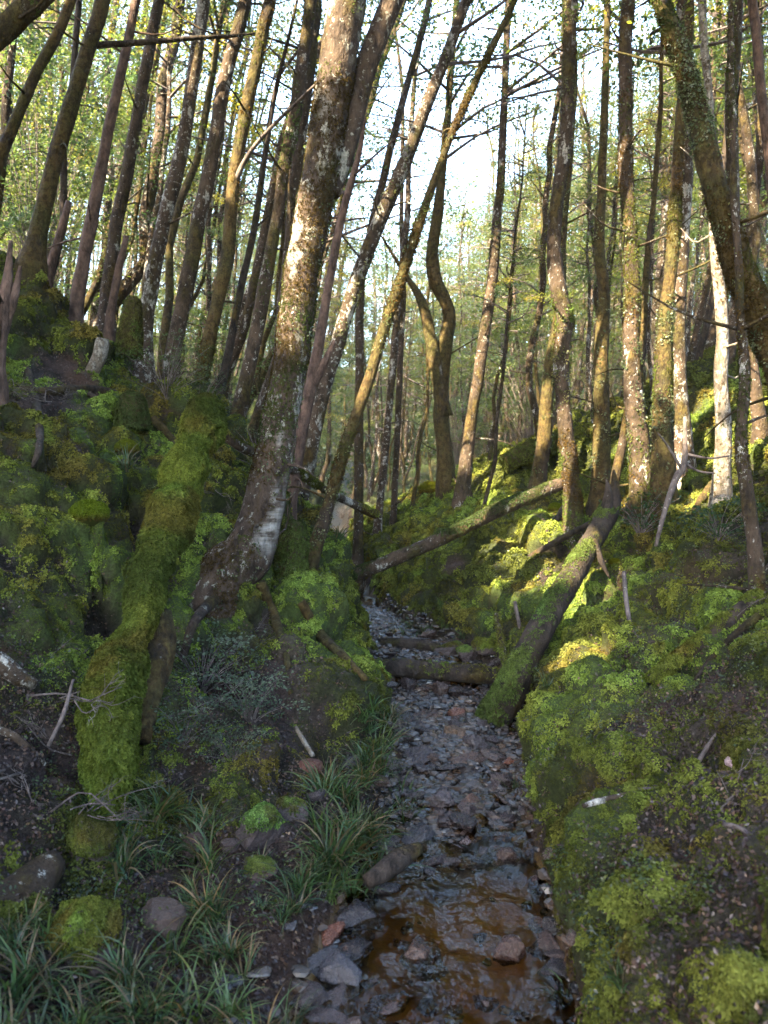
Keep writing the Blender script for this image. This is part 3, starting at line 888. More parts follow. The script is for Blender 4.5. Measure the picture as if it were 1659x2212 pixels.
hero('slim pale reddish trunk at the upper right corner',
     [(1700, 900, 6.0, 30), (1680, 500, 6.0, 28), (1650, 250, 6.0, 26), (1632, 60, 6.0, 26), (1625, 0, 6.0, 26)], 'bark_dead', 3, dict(h0=6.8, R=1.0, n=12), 10, .14, seed=21)

# left slope
hero('bare reddish dead trunk leaning right, the tallest bare stem of the upper left slope',
     [(162, 665, 7.0, 38), (185, 540, 7.0, 36), (208, 420, 7.0, 34), (240, 250, 7.0, 28), (268, 120, 7.0, 26), (292, 0, 7.0, 24)], 'bark_dead', 2.0, None, 12, .14, name='dead_tree', cat='dead tree', seed=30)
hero('dark mossy trunk nearest the left edge on the moss covered slope',
     [(70, 590, 6.6, 60), (92, 470, 6.6, 46), (120, 340, 6.6, 44), (160, 200, 6.6, 42), (205, 60, 6.6, 40), (222, 0, 6.6, 40)], 'bark_moss', 3, dict(h0=7.0, R=1.6, n=40), 12, .14, seed=31)
hero('mossy trunk with pale blotches just right of the bare reddish dead trunk',
     [(232, 640, 7.8, 40), (255, 480, 7.8, 36), (285, 330, 7.8, 34), (310, 180, 7.8, 32), (345, 0, 7.8, 30)], 'bark', 3, dict(h0=7.0, R=1.5, n=34), 10, .14, seed=32)
hero('pale blotched beech with a white lower trunk beside the hollow mossy stump',
     [(316, 690, 7.4, 44), (332, 600, 7.4, 42), (360, 460, 7.4, 40), (392, 320, 7.4, 38), (420, 150, 7.4, 36), (442, 0, 7.4, 36)], 'bark_lichen', 3, dict(h0=7.2, R=1.6, n=36), 12, .13, seed=33)
hero('mossy brown beech with pale rings, second of the dense left stand',
     [(372, 790, 7.2, 46), (392, 680, 7.2, 44), (420, 540, 7.2, 42), (452, 380, 7.2, 40), (482, 200, 7.2, 38), (530, 0, 7.2, 36)], 'bark', 3, dict(h0=7.0, R=1.6, n=36), 12, .14, seed=34)
hero('dark shaggy beech with a yellow moss knot, leaning right in the left stand',
     [(425, 850, 7.0, 40), (448, 730, 7.0, 38), (480, 590, 7.0, 38), (500, 420, 7.0, 36), (528, 250, 7.0, 36), (570, 60, 7.0, 34), (585, 0, 7.0, 34)], 'bark_moss', 3, dict(h0=7.0, R=1.5, n=34), 12, .15, seed=35, moss=900)
hero('mossy beech just behind the top of the moss covered log',
     [(512, 905, 6.8, 44), (540, 780, 6.8, 40), (572, 620, 6.8, 38), (598, 480, 6.8, 34), (630, 300, 6.8, 34), (660, 100, 6.8, 34), (672, 0, 6.8, 34)], 'bark', 3, dict(h0=7.0, R=1.5, n=30), 12, .14, seed=36, moss=700)
hero('slim dark stem with bare twigs between the two mossy beeches of the left stand',
     [(470, 880, 7.6, 24), (498, 740, 7.6, 22), (528, 600, 7.6, 20), (556, 450, 7.6, 18)], 'bark_wet', 2, dict(h0=6.5, R=1.0, n=14), 10, .14, seed=37)
hero('short pale dead stem leaning right, far left behind the moss slope',
     [(108, 595, 7.4, 26), (128, 520, 7.4, 24), (150, 435, 7.4, 16)], 'bark_dead', 0, None, 9, .2, name='dead_tree', cat='dead tree', seed=38)
hero('short grey dead stem leaning right beside the hollow mossy stump',
     [(236, 690, 7.1, 24), (254, 600, 7.1, 22), (276, 510, 7.1, 14)], 'bark_dead', 0, None, 9, .2, name='dead_tree', cat='dead tree', seed=39)
hero('splintered grey dead snag at the left edge of the picture',
     [(-6, 780, 4.6, 46), (6, 680, 4.6, 40), (18, 600, 4.6, 26), (24, 520, 4.6, 10)], 'bark_dead', 0, None, 10, .25, name='dead_tree', cat='dead tree', seed=40,
     fork=[([(6, 720, 4.62, 24), (30, 640, 4.62, 20), (44, 575, 4.62, 8)], 0)])
hero('thick dark trunk cutting the top left corner', [(-330, 480, 5.0, 80), (-200, 290, 5.0, 74), (-60, 130, 5.0, 70), (40, 40, 5.0, 64), (150, -70, 5.0, 60)], 'bark_moss', 2.5, dict(h0=5.5, R=1.6, n=30), 14, .16, seed=41, moss=1500)
hero('slim mossy trunk leaning strongly right near the left edge', [(-120, 640, 6.2, 34), (-60, 470, 6.2, 32), (20, 290, 6.2, 30), (80, 150, 6.2, 28), (150, 0, 6.2, 26)], 'bark_moss', 2.5, dict(h0=6.5, R=1.4, n=26), 10, .14, seed=42)

# ------------------------------------------------------------------ the forest behind: prototypes copied with their own parts
def proto_tree(k, seed):
    r = np.random.default_rng(seed)
    H = r.uniform(9.5, 12.5)
    lean = .09
    zz = np.linspace(-.3, H, 22)
    px_ = lean * zz * (1 - .25 * zz / H) + (fbm(np.stack([zz * .5, zz * 0 + seed, zz * 0], -1), 700 + k, 3) - .5) * .7
    py_ = (fbm(np.stack([zz * .5, zz * 0 + seed + 5, zz * 0], -1), 720 + k, 3) - .5) * .5
    px_ -= np.interp(0, zz, px_); py_ -= np.interp(0, zz, py_)
    r0 = r.uniform(.05, .092)
    rad = np.interp(zz, [-.3, 0, .35, H * .6, H], [r0 * 1.7, r0 * 1.5, r0, r0 * .7, .02])
    mb = MB()
    add_tube(mb, np.stack([px_, py_, zz], -1), rad, 9, .16, 3.0, seed % 50)
    for i in range(7):
        h = r.uniform(1.5, H * .7); a = r.uniform(0, 6.28); ln = r.uniform(.4, 1.3)
        p0 = np.array((np.interp(h, zz, px_), np.interp(h, zz, py_), h)); d = np.array((np.cos(a), np.sin(a), r.uniform(-.1, .5)))
        add_tube(mb, catmull([p0, p0 + d * ln * .5, p0 + d * ln + np.array((0, 0, r.uniform(-.2, .2)))], 6), np.linspace(.016, .004, 6), 4, 0)
    ax = lambda z: (np.interp(z, zz, px_), np.interp(z, zz, py_))
    h0 = [1.8, 2.6, 3.4, 4.2, 2.2, 3.8, 3.0, 4.6][k]
    cm = make_crown(ax, h0, H + .3, r.uniform(1.4, 2.1), [46, 44, 40, 36, 50, 40, 42, 34][k], 230, .045, seed + 1, .42)
    mats = ['bark', 'bark_lichen', 'bark_moss', 'bark', 'bark_lichen', 'bark_moss', 'bark', 'bark']
    root = obj('beech_tree', None)
    root.empty_display_size = .1
    tag(root, None, 'tree')
    obj('trunk', mb.mesh('trunk', [M[mats[k]]]), root)
    obj('crown', cm.mesh('crown', [M['leaf'], M['twig']], smooth=False), root)
    return root
protos = [proto_tree(k, 2000 + 13 * k) for k in range(8)]
r = np.random.default_rng(77)
placed = [(p[1][3][0], p[1][3][1]) for p in TREES]
used = set()
def plant(x, y, rz, tx, ty_, s, lab, grp):
    k = int(r.integers(0, 8))
    z = drop(x, y) - .05
    if k not in used:
        used.add(k); o = protos[k]
        o.location = (x, y, z); o.rotation_euler = (tx, ty_, rz); o.scale = (s, s, s); o['label'] = lab; o['group'] = grp
    else:
        dup(protos[k], (x, y, z), (tx, ty_, rz), s, lab, grp)
count = 0
tries = 0
while count < 195 and tries < 12000:
    tries += 1
    y = 8.5 + 42 * r.random() ** 1.25
    x = r.uniform(-.56, .56) * y
    if abs(x - xc(y)) < .8: continue
    px = CX + x / y * FOC
    # keep the bright gap between the big trunk and the leaning stem thinner
    if 730 < px < 1000 and y < 25 and r.random() < .72: continue
    if 600 < px < 1150 and y < 20 and r.random() < .5: continue
    if x > 0 and y < 11 and r.random() < .3: continue
    if px > 1100 and y < 18 and r.random() < .15: continue
    if min(((x - a) ** 2 + (y - b) ** 2) for a, b in placed) < (.4 + .01 * y) ** 2: continue
    placed.append((x, y))
    if x < xc(y):
        lab, grp, tilt = 'slim lichen spotted beech in the dense stand up the left slope', 'slim beeches up the left slope', r.normal(.09, .06)
    else:
        lab, grp, tilt = 'slim lichen spotted beech in the dense stand up the right slope', 'slim beeches up the right slope', r.normal(-.03, .06)
    plant(x, y, r.uniform(-.7, .7), r.normal(0, .05), tilt, r.uniform(.75, 1.15) * (min(1, .36 + .022 * y) if 560 < px < 1430 else 1), lab, grp)
    count += 1
# slim young trees between the others
def young(k, seed):
    r_ = np.random.default_rng(seed)
    H = r_.uniform(6.5, 9)
    zz = np.linspace(-.2, H, 18)
    qx = .07 * zz + (fbm(np.stack([zz * .6, zz * 0 + seed, zz * 0], -1), 760 + k, 3) - .5) * .5; qx -= np.interp(0, zz, qx)
    qy = (fbm(np.stack([zz * .6, zz * 0 + seed + 5, zz * 0], -1), 780 + k, 3) - .5) * .4; qy -= np.interp(0, zz, qy)
    mb = MB()
    add_tube(mb, np.stack([qx, qy, zz], -1), np.interp(zz, [-.2, .2, H * .6, H], [.07, .045, .03, .01]), 7, .16, 4.0, seed % 50)
    for i in range(6):
        h = r_.uniform(1.0, H * .7); a = r_.uniform(0, 6.28); ln = r_.uniform(.3, .9)
        p0 = np.array((np.interp(h, zz, qx), np.interp(h, zz, qy), h)); d = np.array((np.cos(a), np.sin(a), r_.uniform(-.1, .5)))
        add_tube(mb, catmull([p0, p0 + d * ln * .5, p0 + d * ln + np.array((0, 0, r_.uniform(-.2, .2)))], 5), np.linspace(.01, .003, 5), 4, 0)
    c_ = make_crown(lambda z: (np.interp(z, zz, qx), np.interp(z, zz, qy)), H * .5, H + .2, 1.0, 16, 150, .042, seed + 1, .34)
    root = obj('young_beech', None); root.empty_display_size = .1
    tag(root, None, 'young tree')
    obj('trunk', mb.mesh('trunk', [M[['bark', 'bark_wet', 'bark_lichen', 'bark_moss'][k]]]), root)
    obj('crown', c_.mesh('crown', [M['leaf'], M['twig']], smooth=False), root)
    return root
yp = [young(k, 2500 + 17 * k) for k in range(4)]
nyoung = 0
while nyoung < 215:
    y = r.uniform(8.4, 32); x = (r.uniform(-.54, .54) if r.random() < .4 else r.uniform(.0, .53)) * y
    if abs(x - xc(y)) < .7: continue
    px = CX + x / y * FOC
    if 700 < px < 990 and r.random() < .6: continue
    if 560 < px < 1250 and y < 15 and r.random() < .7: continue
    if min(((x - a) ** 2 + (y - b) ** 2) for a, b in placed) < .3 ** 2: continue
    placed.append((x, y))
    left = x < xc(y)
    lab = 'thin young beech pole among the bigger trunks of the left slope' if left else 'thin young beech pole among the bigger trunks of the right slope'
    grp = 'young beeches of the left slope' if left else 'young beeches of the right slope'
    rot = (r.normal(0, .05), r.normal(.08 if left else -.02, .06), r.uniform(-.7, .7)); s_ = r.uniform(.8, 1.25) * (min(1, .36 + .022 * y) if 560 < px < 1430 else 1)
    if nyoung < 4:
        o = yp[nyoung]; o.location = (x, y, drop(x, y) - .05); o.rotation_euler = rot; o.scale = (s_,) * 3; o['label'] = lab; o['group'] = grp
    else:
        dup(yp[nyoung % 4], (x, y, drop(x, y) - .05), rot, s_, lab, grp)
    nyoung += 1
far = 0
while far < 44:                      # the wood at the head of the valley
    y = r.uniform(24, 62); px = r.uniform(560, 1180)
    x = (px - CX) / FOC * y
    if min(((x - a) ** 2 + (y - b) ** 2) for a, b in placed) < .6: continue
    placed.append((x, y))
    plant(x, y, r.uniform(-.7, .7), r.normal(0, .04), r.normal(.02, .05), r.uniform(.7, 1.0), 'slim far beech in the hazy wood at the head of the valley', 'slim far beeches at the head of the valley')
    far += 1
print('background trees', count)

# ------------------------------------------------------------------ logs
def log(name, label, pts, mat='bark', seg=12, lump=.14, moss=0, mossw=None, cat='log', group=None, rest=False, seed=0, stubs=(), tail=None, mscale=1.0, lscale=5.0, cover=(.42, .58)):
    """pts: (px, py, Y, width px). rest: put each point on the ground instead of at its pixel depth."""
    r = np.random.default_rng(4000 + seed)
    W, rad = [], []
    for p in pts:
        w = at(p[0], p[1], p[2]); w_r = p[3] / 2 / FOC * p[2]
        if rest:
            w[2] = drop(w[0], w[1]) + w_r * .6
        W.append(w); rad.append(w_r)
    if seed == 1: rad = [q * .86 for q in rad]
    n = int(np.clip(np.sum(np.linalg.norm(np.diff(np.array(W), axis=0), axis=1)) / .035, 10, 120))
    path = catmull(W, n)
    rd = np.interp(np.linspace(0, len(W) - 1, n), np.arange(len(W)), rad)
    org = path[0].copy()
    mb = MB()
    V, F, N = add_tube(mb, path, rd, seg, lump, lscale, seed % 50)
    for s in stubs:
        sp = [at(*q[:3]) for q in s]; sr = [q[3] / 2 / FOC * q[2] for q in s]
        m = 10
        add_tube(mb, catmull(sp, m), np.interp(np.linspace(0, len(sp) - 1, m), np.arange(len(sp)), sr), 7, .2, 9, seed + 1)
    if moss:
        root = obj(name, None, loc=org); root.empty_display_size = .1
        obj('trunk', mb.mesh('trunk', [M[mat]], origin=org), root)
        up = np.concatenate([N[:, 2]]) if len(N) == len(V) else np.ones(len(V))
        wt = sstep(cover[0], cover[1], fbm(V * 3 + seed, 4100 + seed, 4) + .25 * up) + 1e-4
        P, NN = scatter(V, F, moss, wt, r)
        c = moss_color(P, NN, 1) * (np.array((1.35, 1.22, .8)) if seed == 1 else 1.05) * r.uniform(.6, 1.4, (len(P), 1))
        mo = MB()
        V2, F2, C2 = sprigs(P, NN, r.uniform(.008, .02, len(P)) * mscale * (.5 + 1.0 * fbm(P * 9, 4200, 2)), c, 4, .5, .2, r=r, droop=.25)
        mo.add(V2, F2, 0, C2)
        obj('moss_sleeve', mo.mesh('moss_sleeve', [M['moss']], origin=org), root)
    else:
        root = obj(name, mb.mesh(name, [M[mat]], origin=org), loc=org)
    tag(root, label, cat, group)
    return root, path, rd

log('mossy_log', 'massive moss covered log leaning up the left bank in front of the big forked beech',
    [(222, 1850, 2.98, 50), (234, 1690, 3.06, 84), (240, 1540, 3.18, 116), (256, 1440, 3.34, 112), (300, 1340, 3.56, 80), (318, 1250, 3.76, 104), (345, 1175, 3.96, 112), (385, 1080, 4.24, 82), (408, 1000, 4.48, 92), (434, 920, 4.78, 84), (447, 885, 4.95, 72), (452, 872, 5.0, 44)],
    'bark_moss', 22, .75, moss=110000, seed=1, mscale=1.1, lscale=4.2, cover=(-.2, .25),
    stubs=[[(335, 1330, 3.75, 80), (342, 1420, 3.62, 76), (318, 1510, 3.45, 60), (308, 1600, 3.3, 40)]])
log('fallen_log', 'long straight grey log bridging from the stream up to the right hand trunks',
    [(690, 1266, 6.9, 29), (722, 1255, 6.95, 29), (820, 1220, 7.0, 30), (960, 1160, 7.05, 30), (1080, 1100, 7.12, 30), (1170, 1062, 7.2, 29), (1226, 1038, 7.26, 27)], 'bark', 14, .16, moss=4200, seed=2, mscale=.9, cover=(.56, .7))
log('fallen_log', 'dark broken log standing slanted out of the stream with a splintered upper end',
    [(1040, 1640, 5.05, 64), (1066, 1560, 5.1, 74), (1096, 1500, 5.15, 74), (1130, 1430, 5.22, 64), (1190, 1320, 5.42, 55), (1250, 1220, 5.75, 50), (1300, 1130, 6.1, 46), (1322, 1090, 6.25, 38)], 'bark_wet', 16, .2, moss=7000, seed=3, cover=(.52, .68),
    stubs=[[(1318, 1100, 6.2, 40), (1328, 1060, 6.22, 26), (1326, 1015, 6.25, 5)], [(1310, 1105, 6.15, 30), (1314, 1060, 6.15, 14), (1310, 1035, 6.15, 4)],
           [(1285, 1165, 5.85, 14), (1300, 1215, 5.78, 12), (1318, 1250, 5.75, 4)]])
log('stream_log', 'wet dark log lying across the stream as a small dam', [(815, 1440, 5.78, 32), (860, 1442, 5.76, 40), (950, 1450, 5.74, 40), (1040, 1458, 5.72, 38), (1095, 1466, 5.7, 34)], 'bark_wet', 14, .12, moss=350, seed=4, cover=(.55, .7))
log('stream_log', 'thin black log lying in the gravel upstream of the small dam', [(818, 1386, 6.55, 18), (870, 1390, 6.5, 24), (925, 1396, 6.45, 26), (948, 1400, 6.42, 18)], 'bark_wet', 9, .12, seed=5)
log('fallen_branch', 'straight dark stick reaching from the broken log to the moss bank', [(1140, 1205, 7.0, 12), (1220, 1160, 6.95, 14), (1310, 1112, 6.8, 12)], 'bark_wet', 8, .12, seed=6, cat='branch')
log('fallen_log', 'dark half buried log low on the near right bank', [(1405, 1470, 3.85, 26), (1480, 1412, 3.9, 32), (1560, 1350, 3.95, 34), (1640, 1288, 4.0, 30)], 'bark_wet', 12, .16, moss=1500, seed=7, rest=False, cover=(.5, .68))
log('fallen_branch', 'bare purplish branch standing slanted on the right bank', [(1416, 1180, 5.2, 8), (1440, 1090, 5.25, 13), (1462, 1030, 5.3, 16), (1478, 1000, 5.3, 14), (1480, 900, 5.3, 8)], 'twig', 8, .12, seed=8, cat='branch',
    stubs=[[(1472, 1012, 5.3, 8), (1440, 960, 5.25, 5), (1420, 935, 5.2, 3)], [(1478, 980, 5.3, 7), (1530, 990, 5.3, 5), (1575, 985, 5.3, 3)], [(1478, 1000, 5.3, 7), (1510, 1018, 5.3, 5), (1545, 1022, 5.3, 3)]])
log('fallen_branch', 'bare upright stick below the purplish branch on the right bank', [(1348, 1235, 4.9, 8), (1352, 1290, 4.8, 11), (1366, 1380, 4.6, 10), (1376, 1430, 4.5, 8)], 'twig', 7, .15, seed=9, cat='branch')
log('fallen_branch', 'mossy forked stick standing beside the foot of the broken slanted log', [(1072, 1325, 6.1, 10), (1082, 1380, 6.0, 14), (1092, 1420, 5.9, 16), (1112, 1470, 5.75, 18)], 'bark_lichen', 8, .16, moss=500, seed=10, cat='branch')
log('fallen_branch', 'dark stick standing behind the mossy forked stick', [(1112, 1300, 6.2, 8), (1122, 1350, 6.1, 10), (1136, 1400, 6.0, 10)], 'twig', 7, .16, seed=11, cat='branch')
log('fallen_branch', 'grey mossy branch reaching from behind the big beech over the gully', [(478, 935, 5.6, 22), (520, 965, 5.7, 22), (600, 1000, 6.0, 20), (660, 1030, 6.3, 18), (705, 1060, 6.6, 16), (755, 1085, 7.0, 18), (812, 1112, 7.3, 22)], 'bark_lichen', 10, .2, moss=1500, seed=12, cat='branch', cover=(.45, .62))
log('broken_stump', 'white snapped trunk with a pale broken top on the left slope', [(188, 830, 6.1, 34), (200, 800, 6.1, 30), (214, 772, 6.1, 30), (220, 745, 6.1, 30), (222, 732, 6.1, 26)], 'bark_pale', 12, .08, seed=13, cat='stump')
log('hollow_stump', 'mossy hollow stump with rusty rotten side beside the pale blotched beech', [(276, 770, 6.6, 58), (280, 730, 6.6, 50), (284, 690, 6.6, 44), (286, 655, 6.6, 34), (286, 642, 6.6, 16)], 'bark_moss', 12, .3, moss=2200, seed=14, cat='stump', cover=(.2, .5))
log('mossy_stump', 'small rounded mossy stump above the dark hollow on the left bank', [(285, 925, 5.6, 70), (286, 890, 5.6, 64), (288, 860, 5.6, 48), (290, 848, 5.6, 20)], 'bark_moss', 12, .25, moss=3500, seed=15, cat='stump', cover=(-.2, .2))
log('mossy_stump', 'tall moss draped stump on the spur just right of the foot of the big beech', [(632, 1290, 5.35, 78), (630, 1220, 5.35, 66), (634, 1165, 5.35, 62), (640, 1135, 5.35, 44), (642, 1126, 5.35, 20)], 'bark_moss', 14, .3, moss=7000, seed=16, cat='stump', cover=(-.2, .2))
log('mossy_log', 'low mossy log lying up the right crest left of the rusty trunk', [(1090, 1000, 8.8, 40), (1150, 975, 8.9, 44), (1230, 945, 9.0, 40), (1300, 925, 9.1, 30)], 'bark_moss', 12, .25, moss=5000, seed=17, mscale=1.4, cover=(-.2, .2))
log('fallen_log', 'dark wet slab of driftwood at the left edge of the brown pool', [(792, 1905, 2.95, 34), (830, 1880, 3.0, 46), (870, 1852, 3.08, 44), (905, 1832, 3.14, 26)], 'bark_wet', 10, .2, seed=18, lscale=9)
log('fallen_log', 'rotten purple brown log at the lower left edge', [(-40, 2010, 2.35, 110), (20, 1960, 2.45, 110), (70, 1905, 2.55, 96), (120, 1860, 2.65, 60)], 'bark', 14, .4, seed=19, lscale=8)
log('fallen_branch', 'white lichen covered branch on litter at the left edge', [(-60, 1395, 3.2, 40), (0, 1430, 3.2, 42), (40, 1462, 3.2, 40), (78, 1478, 3.2, 22)], 'bark_lichen', 9, .15, seed=20, cat='branch')
log('fallen_branch', 'pale banded stick pointing down at the lower left edge', [(-20, 1570, 3.0, 16), (30, 1590, 3.0, 18), (70, 1625, 3.0, 16), (100, 1655, 3.0, 10)], 'bark_lichen', 8, .1, seed=21, cat='branch')
log('fallen_branch', 'slanted bare twig standing in the dark brush on the left', [(158, 1468, 3.12, 6), (138, 1540, 3.05, 10), (104, 1612, 3.0, 8)], 'twig', 7, .12, seed=22, cat='branch')
log('fallen_branch', 'short whitish broken twig lying on the near right bank', [(1258, 1852, 2.75, 9), (1290, 1838, 2.77, 16), (1325, 1828, 2.8, 12), (1362, 1818, 2.82, 7)], 'bark_lichen', 8, .35, seed=23, cat='branch', rest=True)
log('fallen_branch', 'pale twig propped on the moss above the red brown rock', [(638, 1570, 3.75, 8), (656, 1600, 3.7, 11), (676, 1632, 3.62, 10)], 'bark_pale', 7, .12, seed=24, cat='branch')
log('fallen_branch', 'pale hollow stick poking out of the trickle behind the slanted log', [(1140, 1455, 5.7, 9), (1134, 1475, 5.62, 13), (1128, 1495, 5.55, 13)], 'bark_pale', 8, .1, seed=25, cat='branch')
log('fallen_branch', 'pale trunk piece at the lower right corner', [(1640, 2130, 1.95, 40), (1660, 2060, 1.98, 50), (1690, 1980, 2.0, 50)], 'bark_lichen', 10, .15, seed=26, cat='branch')
log('fallen_branch', 'dark twig lying down the near right bank', [(1562, 1930, 2.3, 12), (1590, 1970, 2.26, 12), (1625, 2010, 2.22, 8)], 'twig', 7, .12, seed=27, cat='branch', rest=True)
log('fallen_branch', 'long thin dark stick lying up the near right bank', [(1390, 1815, 2.85, 9), (1470, 1740, 2.95, 10), (1540, 1660, 3.1, 9), (1600, 1600, 3.2, 7)], 'twig', 7, .12, seed=28, cat='branch', rest=True)
log('fallen_branch', 'grey branch lying at the right edge above the white chip', [(1620, 1600, 3.2, 10), (1650, 1560, 3.2, 16), (1690, 1510, 3.2, 16)], 'bark_lichen', 8, .12, seed=29, cat='branch', rest=True)

# the trickle dropping into the stream behind the slanted log
tm, nt, out = new_mat('white_water')
T = NT(nt); tv = T.n('ShaderNodeTexCoord').outputs['Object']
tb = bsdf(T, out, T.ramp(T.noise(vmul(T, tv, (40, 40, 9)), 1.5, 4), [(.4, (.03, .03, .032)), (.62, (.5, .52, .56))]), .12, None, spec=.6)
tp = catmull([at(1122, 1478, 5.62), at(1126, 1500, 5.5), at(1130, 1530, 5.42), at(1140, 1562, 5.3)], 24)
mb = MB(); add_tube(mb, tp, np.interp(np.linspace(0, 1, 24), [0, .3, .8, 1], [.02, .03, .045, .07]), 12, .5, 14, 7)
tag(obj('waterfall', mb.mesh('waterfall', [tm], origin=tp[0]), loc=tp[0]), 'tiny white trickle falling into the stream beside the foot of the slanted log', 'waterfall')

# long bare branches among the trees
log('tree_branch', 'long dark bare branch crossing between trunks at the upper left', [(205, 98, 6.7, 14), (300, 92, 6.8, 13), (420, 82, 6.9, 10), (500, 78, 7.0, 7), (560, 70, 7.1, 2)], 'bark_wet', 7, .14, seed=30, cat='branch')
log('tree_branch', 'thin bare branch rising right between left trunks towards the big beech', [(506, 398, 7.0, 14), (530, 345, 6.9, 11), (570, 292, 6.7, 9), (640, 222, 6.5, 7), (705, 160, 6.2, 3)], 'twig', 7, .12, seed=31, cat='branch')

def twiggy(seed, n=5, size=.5):
    """a bare branching spray of twigs lying roughly flat."""
    r = np.random.default_rng(seed)
    mb = MB()
    def grow(p, d, ln, rad, lev):
        m = p + d * ln * .5 + r.normal(0, .09, 3) * ln
        q = p + d * ln + r.normal(0, .14, 3) * ln
        add_tube(mb, catmull([p, m, q], 6), np.linspace(rad, rad * .5, 6), 5, 0)
        if lev <= 0: return
        for k in range(int(r.integers(2, 5))):
            t = r.uniform(.25, 1.0)
            b = p + (q - p) * t
            dd = unit(d + r.normal(0, .6, 3) * np.array((1, 1, .55)))
            grow(b, dd, ln * r.uniform(.4, .75), rad * .55, lev - 1)
    for k in range(n):
        a = r.uniform(0, 6.28)
        grow(r.normal(0, .04, 3), unit(np.array((np.cos(a), np.sin(a), r.uniform(.0, .6)))), size * r.uniform(.6, 1.1), .006, 3)
    return mb
tw = [twiggy(50 + i, 3, .4).mesh('twig_spray', [M['twig']]) for i in range(4)]
TW = [(60, 1520, 'dense tangle of bare twigs over the dark litter at the left edge', 1.2), (160, 1480, 'twig tangle against the lower left side of the mossy log', .9), (40, 1680, 'grey twig tangle low at the left edge above the sedges', 1.1),
      (150, 1650, 'twig tangle at the foot of the mossy log', .9), (470, 1070, 'pale bare twig spray in the dark gap between mossy log and big beech', .7), (300, 830, 'bare twigs beside the white snapped trunk', .8),
      (500, 1420, 'bare twigs on the red litter under the big beech', .8), (90, 1790, 'grey twigs above the rotten purple log', .9), (1450, 1000, 'bare twigs on the right bank below the grey trunks', .8), (1600, 1350, 'bare twigs by the foot of the dark crooked trunk', .7),
      (1560, 1760, 'thin dark twigs on the litter of the near right bank', .6), (110, 880, 'bare roots and twigs over the dark hollow at the left', .9), (380, 1560, 'thin twig spray on the dark slope right of the mossy log', .7), (10, 840, 'bare twigs in front of the grey snag', .8),
      (1180, 1130, 'bent bare twig on the moss under the bridging log', .5), (860, 1180, 'thin bare twigs at the left end of the right moss bank', .6)]
r = np.random.default_rng(5)
for i, (px, py, lab, s) in enumerate(TW):
    p, n = hit(px, py)
    o = obj('twig_spray', tw[i % 4], loc=p + np.array((0, 0, .02)))
    o.rotation_euler = (r.normal(0, .2), r.normal(0, .2), r.uniform(0, 6.28)); o.scale = (s * .75,) * 3
    tag(o, lab, 'twigs', 'sprays of bare twigs')

RO = [([(-20, 838, 20), (90, 850, 22), (200, 842, 18), (310, 868, 12)], 'long dark root running along the lip of the upper left hollow'), ([(60, 800, 14), (78, 880, 20), (84, 960, 16), (70, 1010, 8)], 'dark root hanging down over the upper left hollow'),
      ([(190, 850, 12), (250, 900, 14), (262, 980, 8)], 'thin root curling down beside the small rounded stump'), ([(330, 905, 20), (380, 960, 18), (400, 1010, 10)], 'mossy root bending down behind the mossy log'),
      ([(470, 1290, 26), (420, 1345, 22), (395, 1420, 14)], 'dark root reaching down the slope from the foot of the big beech'), ([(560, 1260, 26), (590, 1330, 22), (620, 1420, 16), (628, 1500, 8)], 'mossy root dropping from the big beech towards the stream'),
      ([(650, 1300, 20), (690, 1370, 24), (740, 1420, 22), (790, 1470, 14)], 'mossy root draped over the nose of the spur'), ([(1235, 1080, 24), (1210, 1120, 18), (1180, 1150, 10)], 'root gripping the bank under the wavy trunk'),
      ([(1300, 1065, 22), (1330, 1110, 16), (1350, 1150, 8)], 'root gripping the bank under the rust coloured trunk'), ([(1560, 1030, 24), (1520, 1075, 18), (1490, 1120, 8)], 'mossy root running left from the whitish trunk'),
      ([(1640, 1330, 22), (1590, 1370, 18), (1540, 1420, 12), (1500, 1470, 6)], 'root snaking down from the dark crooked trunk'), ([(1390, 1030, 26), (1400, 1080, 20), (1390, 1130, 10)], 'root running down from the banded trunk')]
for i, (pp, lab) in enumerate(RO):
    W_ = []
    for (px, py, w) in pp:
        p, n = hit(px, py)
        W_.append((p + n * (w / 2 / FOC * p[1]) * .3, w / 2 / FOC * p[1]))
    pth = catmull([a for a, b in W_], 40); rd_ = np.interp(np.linspace(0, len(W_) - 1, 40), np.arange(len(W_)), [b for a, b in W_])
    mb = MB(); add_tube(mb, pth, rd_, 9, .25, 9, i + 3)
    tag(obj('exposed_root', mb.mesh('exposed_root', [M['bark_moss' if 'mossy' in lab else 'bark_wet']], origin=pth[0]), loc=pth[0]), lab, 'root')

# ------------------------------------------------------------------ stones
def ico(sub):
    import bmesh
    bm = bmesh.new(); bmesh.ops.create_icosphere(bm, subdivisions=sub, radius=1)
    V = np.array([v.co[:] for v in bm.verts]); F = np.array([[v.index for v in f.verts] for f in bm.faces]); bm.free()
    return V, F
IV, IF = ico(4)
def stone_mesh(name, seed, mat, planes=13, flat=.55, long=1.3, rough=.1):
    r = np.random.default_rng(seed)
    n = unit(r.normal(size=(planes, 3))); h = r.uniform(.62, 1.0, planes)
    d = IV @ n.T
    rad = np.min(np.where(d > .05, h / np.maximum(d, .05), 3), axis=1)
    rad = np.minimum(rad, 1.25)
    V = IV * rad[:, None] * (1 + rough * 2 * (fbm(IV * 3.5 + seed, 800, 4) - .5) + rough * .6 * (fbm(IV * 11 + seed, 810, 2) - .5))[:, None]
    V = V * np.array((long, 1.0, flat))
    mb = MB(); mb.add(V, IF)
    return mb.mesh(name, [M[mat]], smooth=False)
smesh = [stone_mesh('stone', 900 + i, 'stone', 12 + i % 5, [.35, .5, .62, .42, .75, .3][i % 6], [1.2, 1.5, 1.1, 1.35][i % 4]) for i in range(14)]
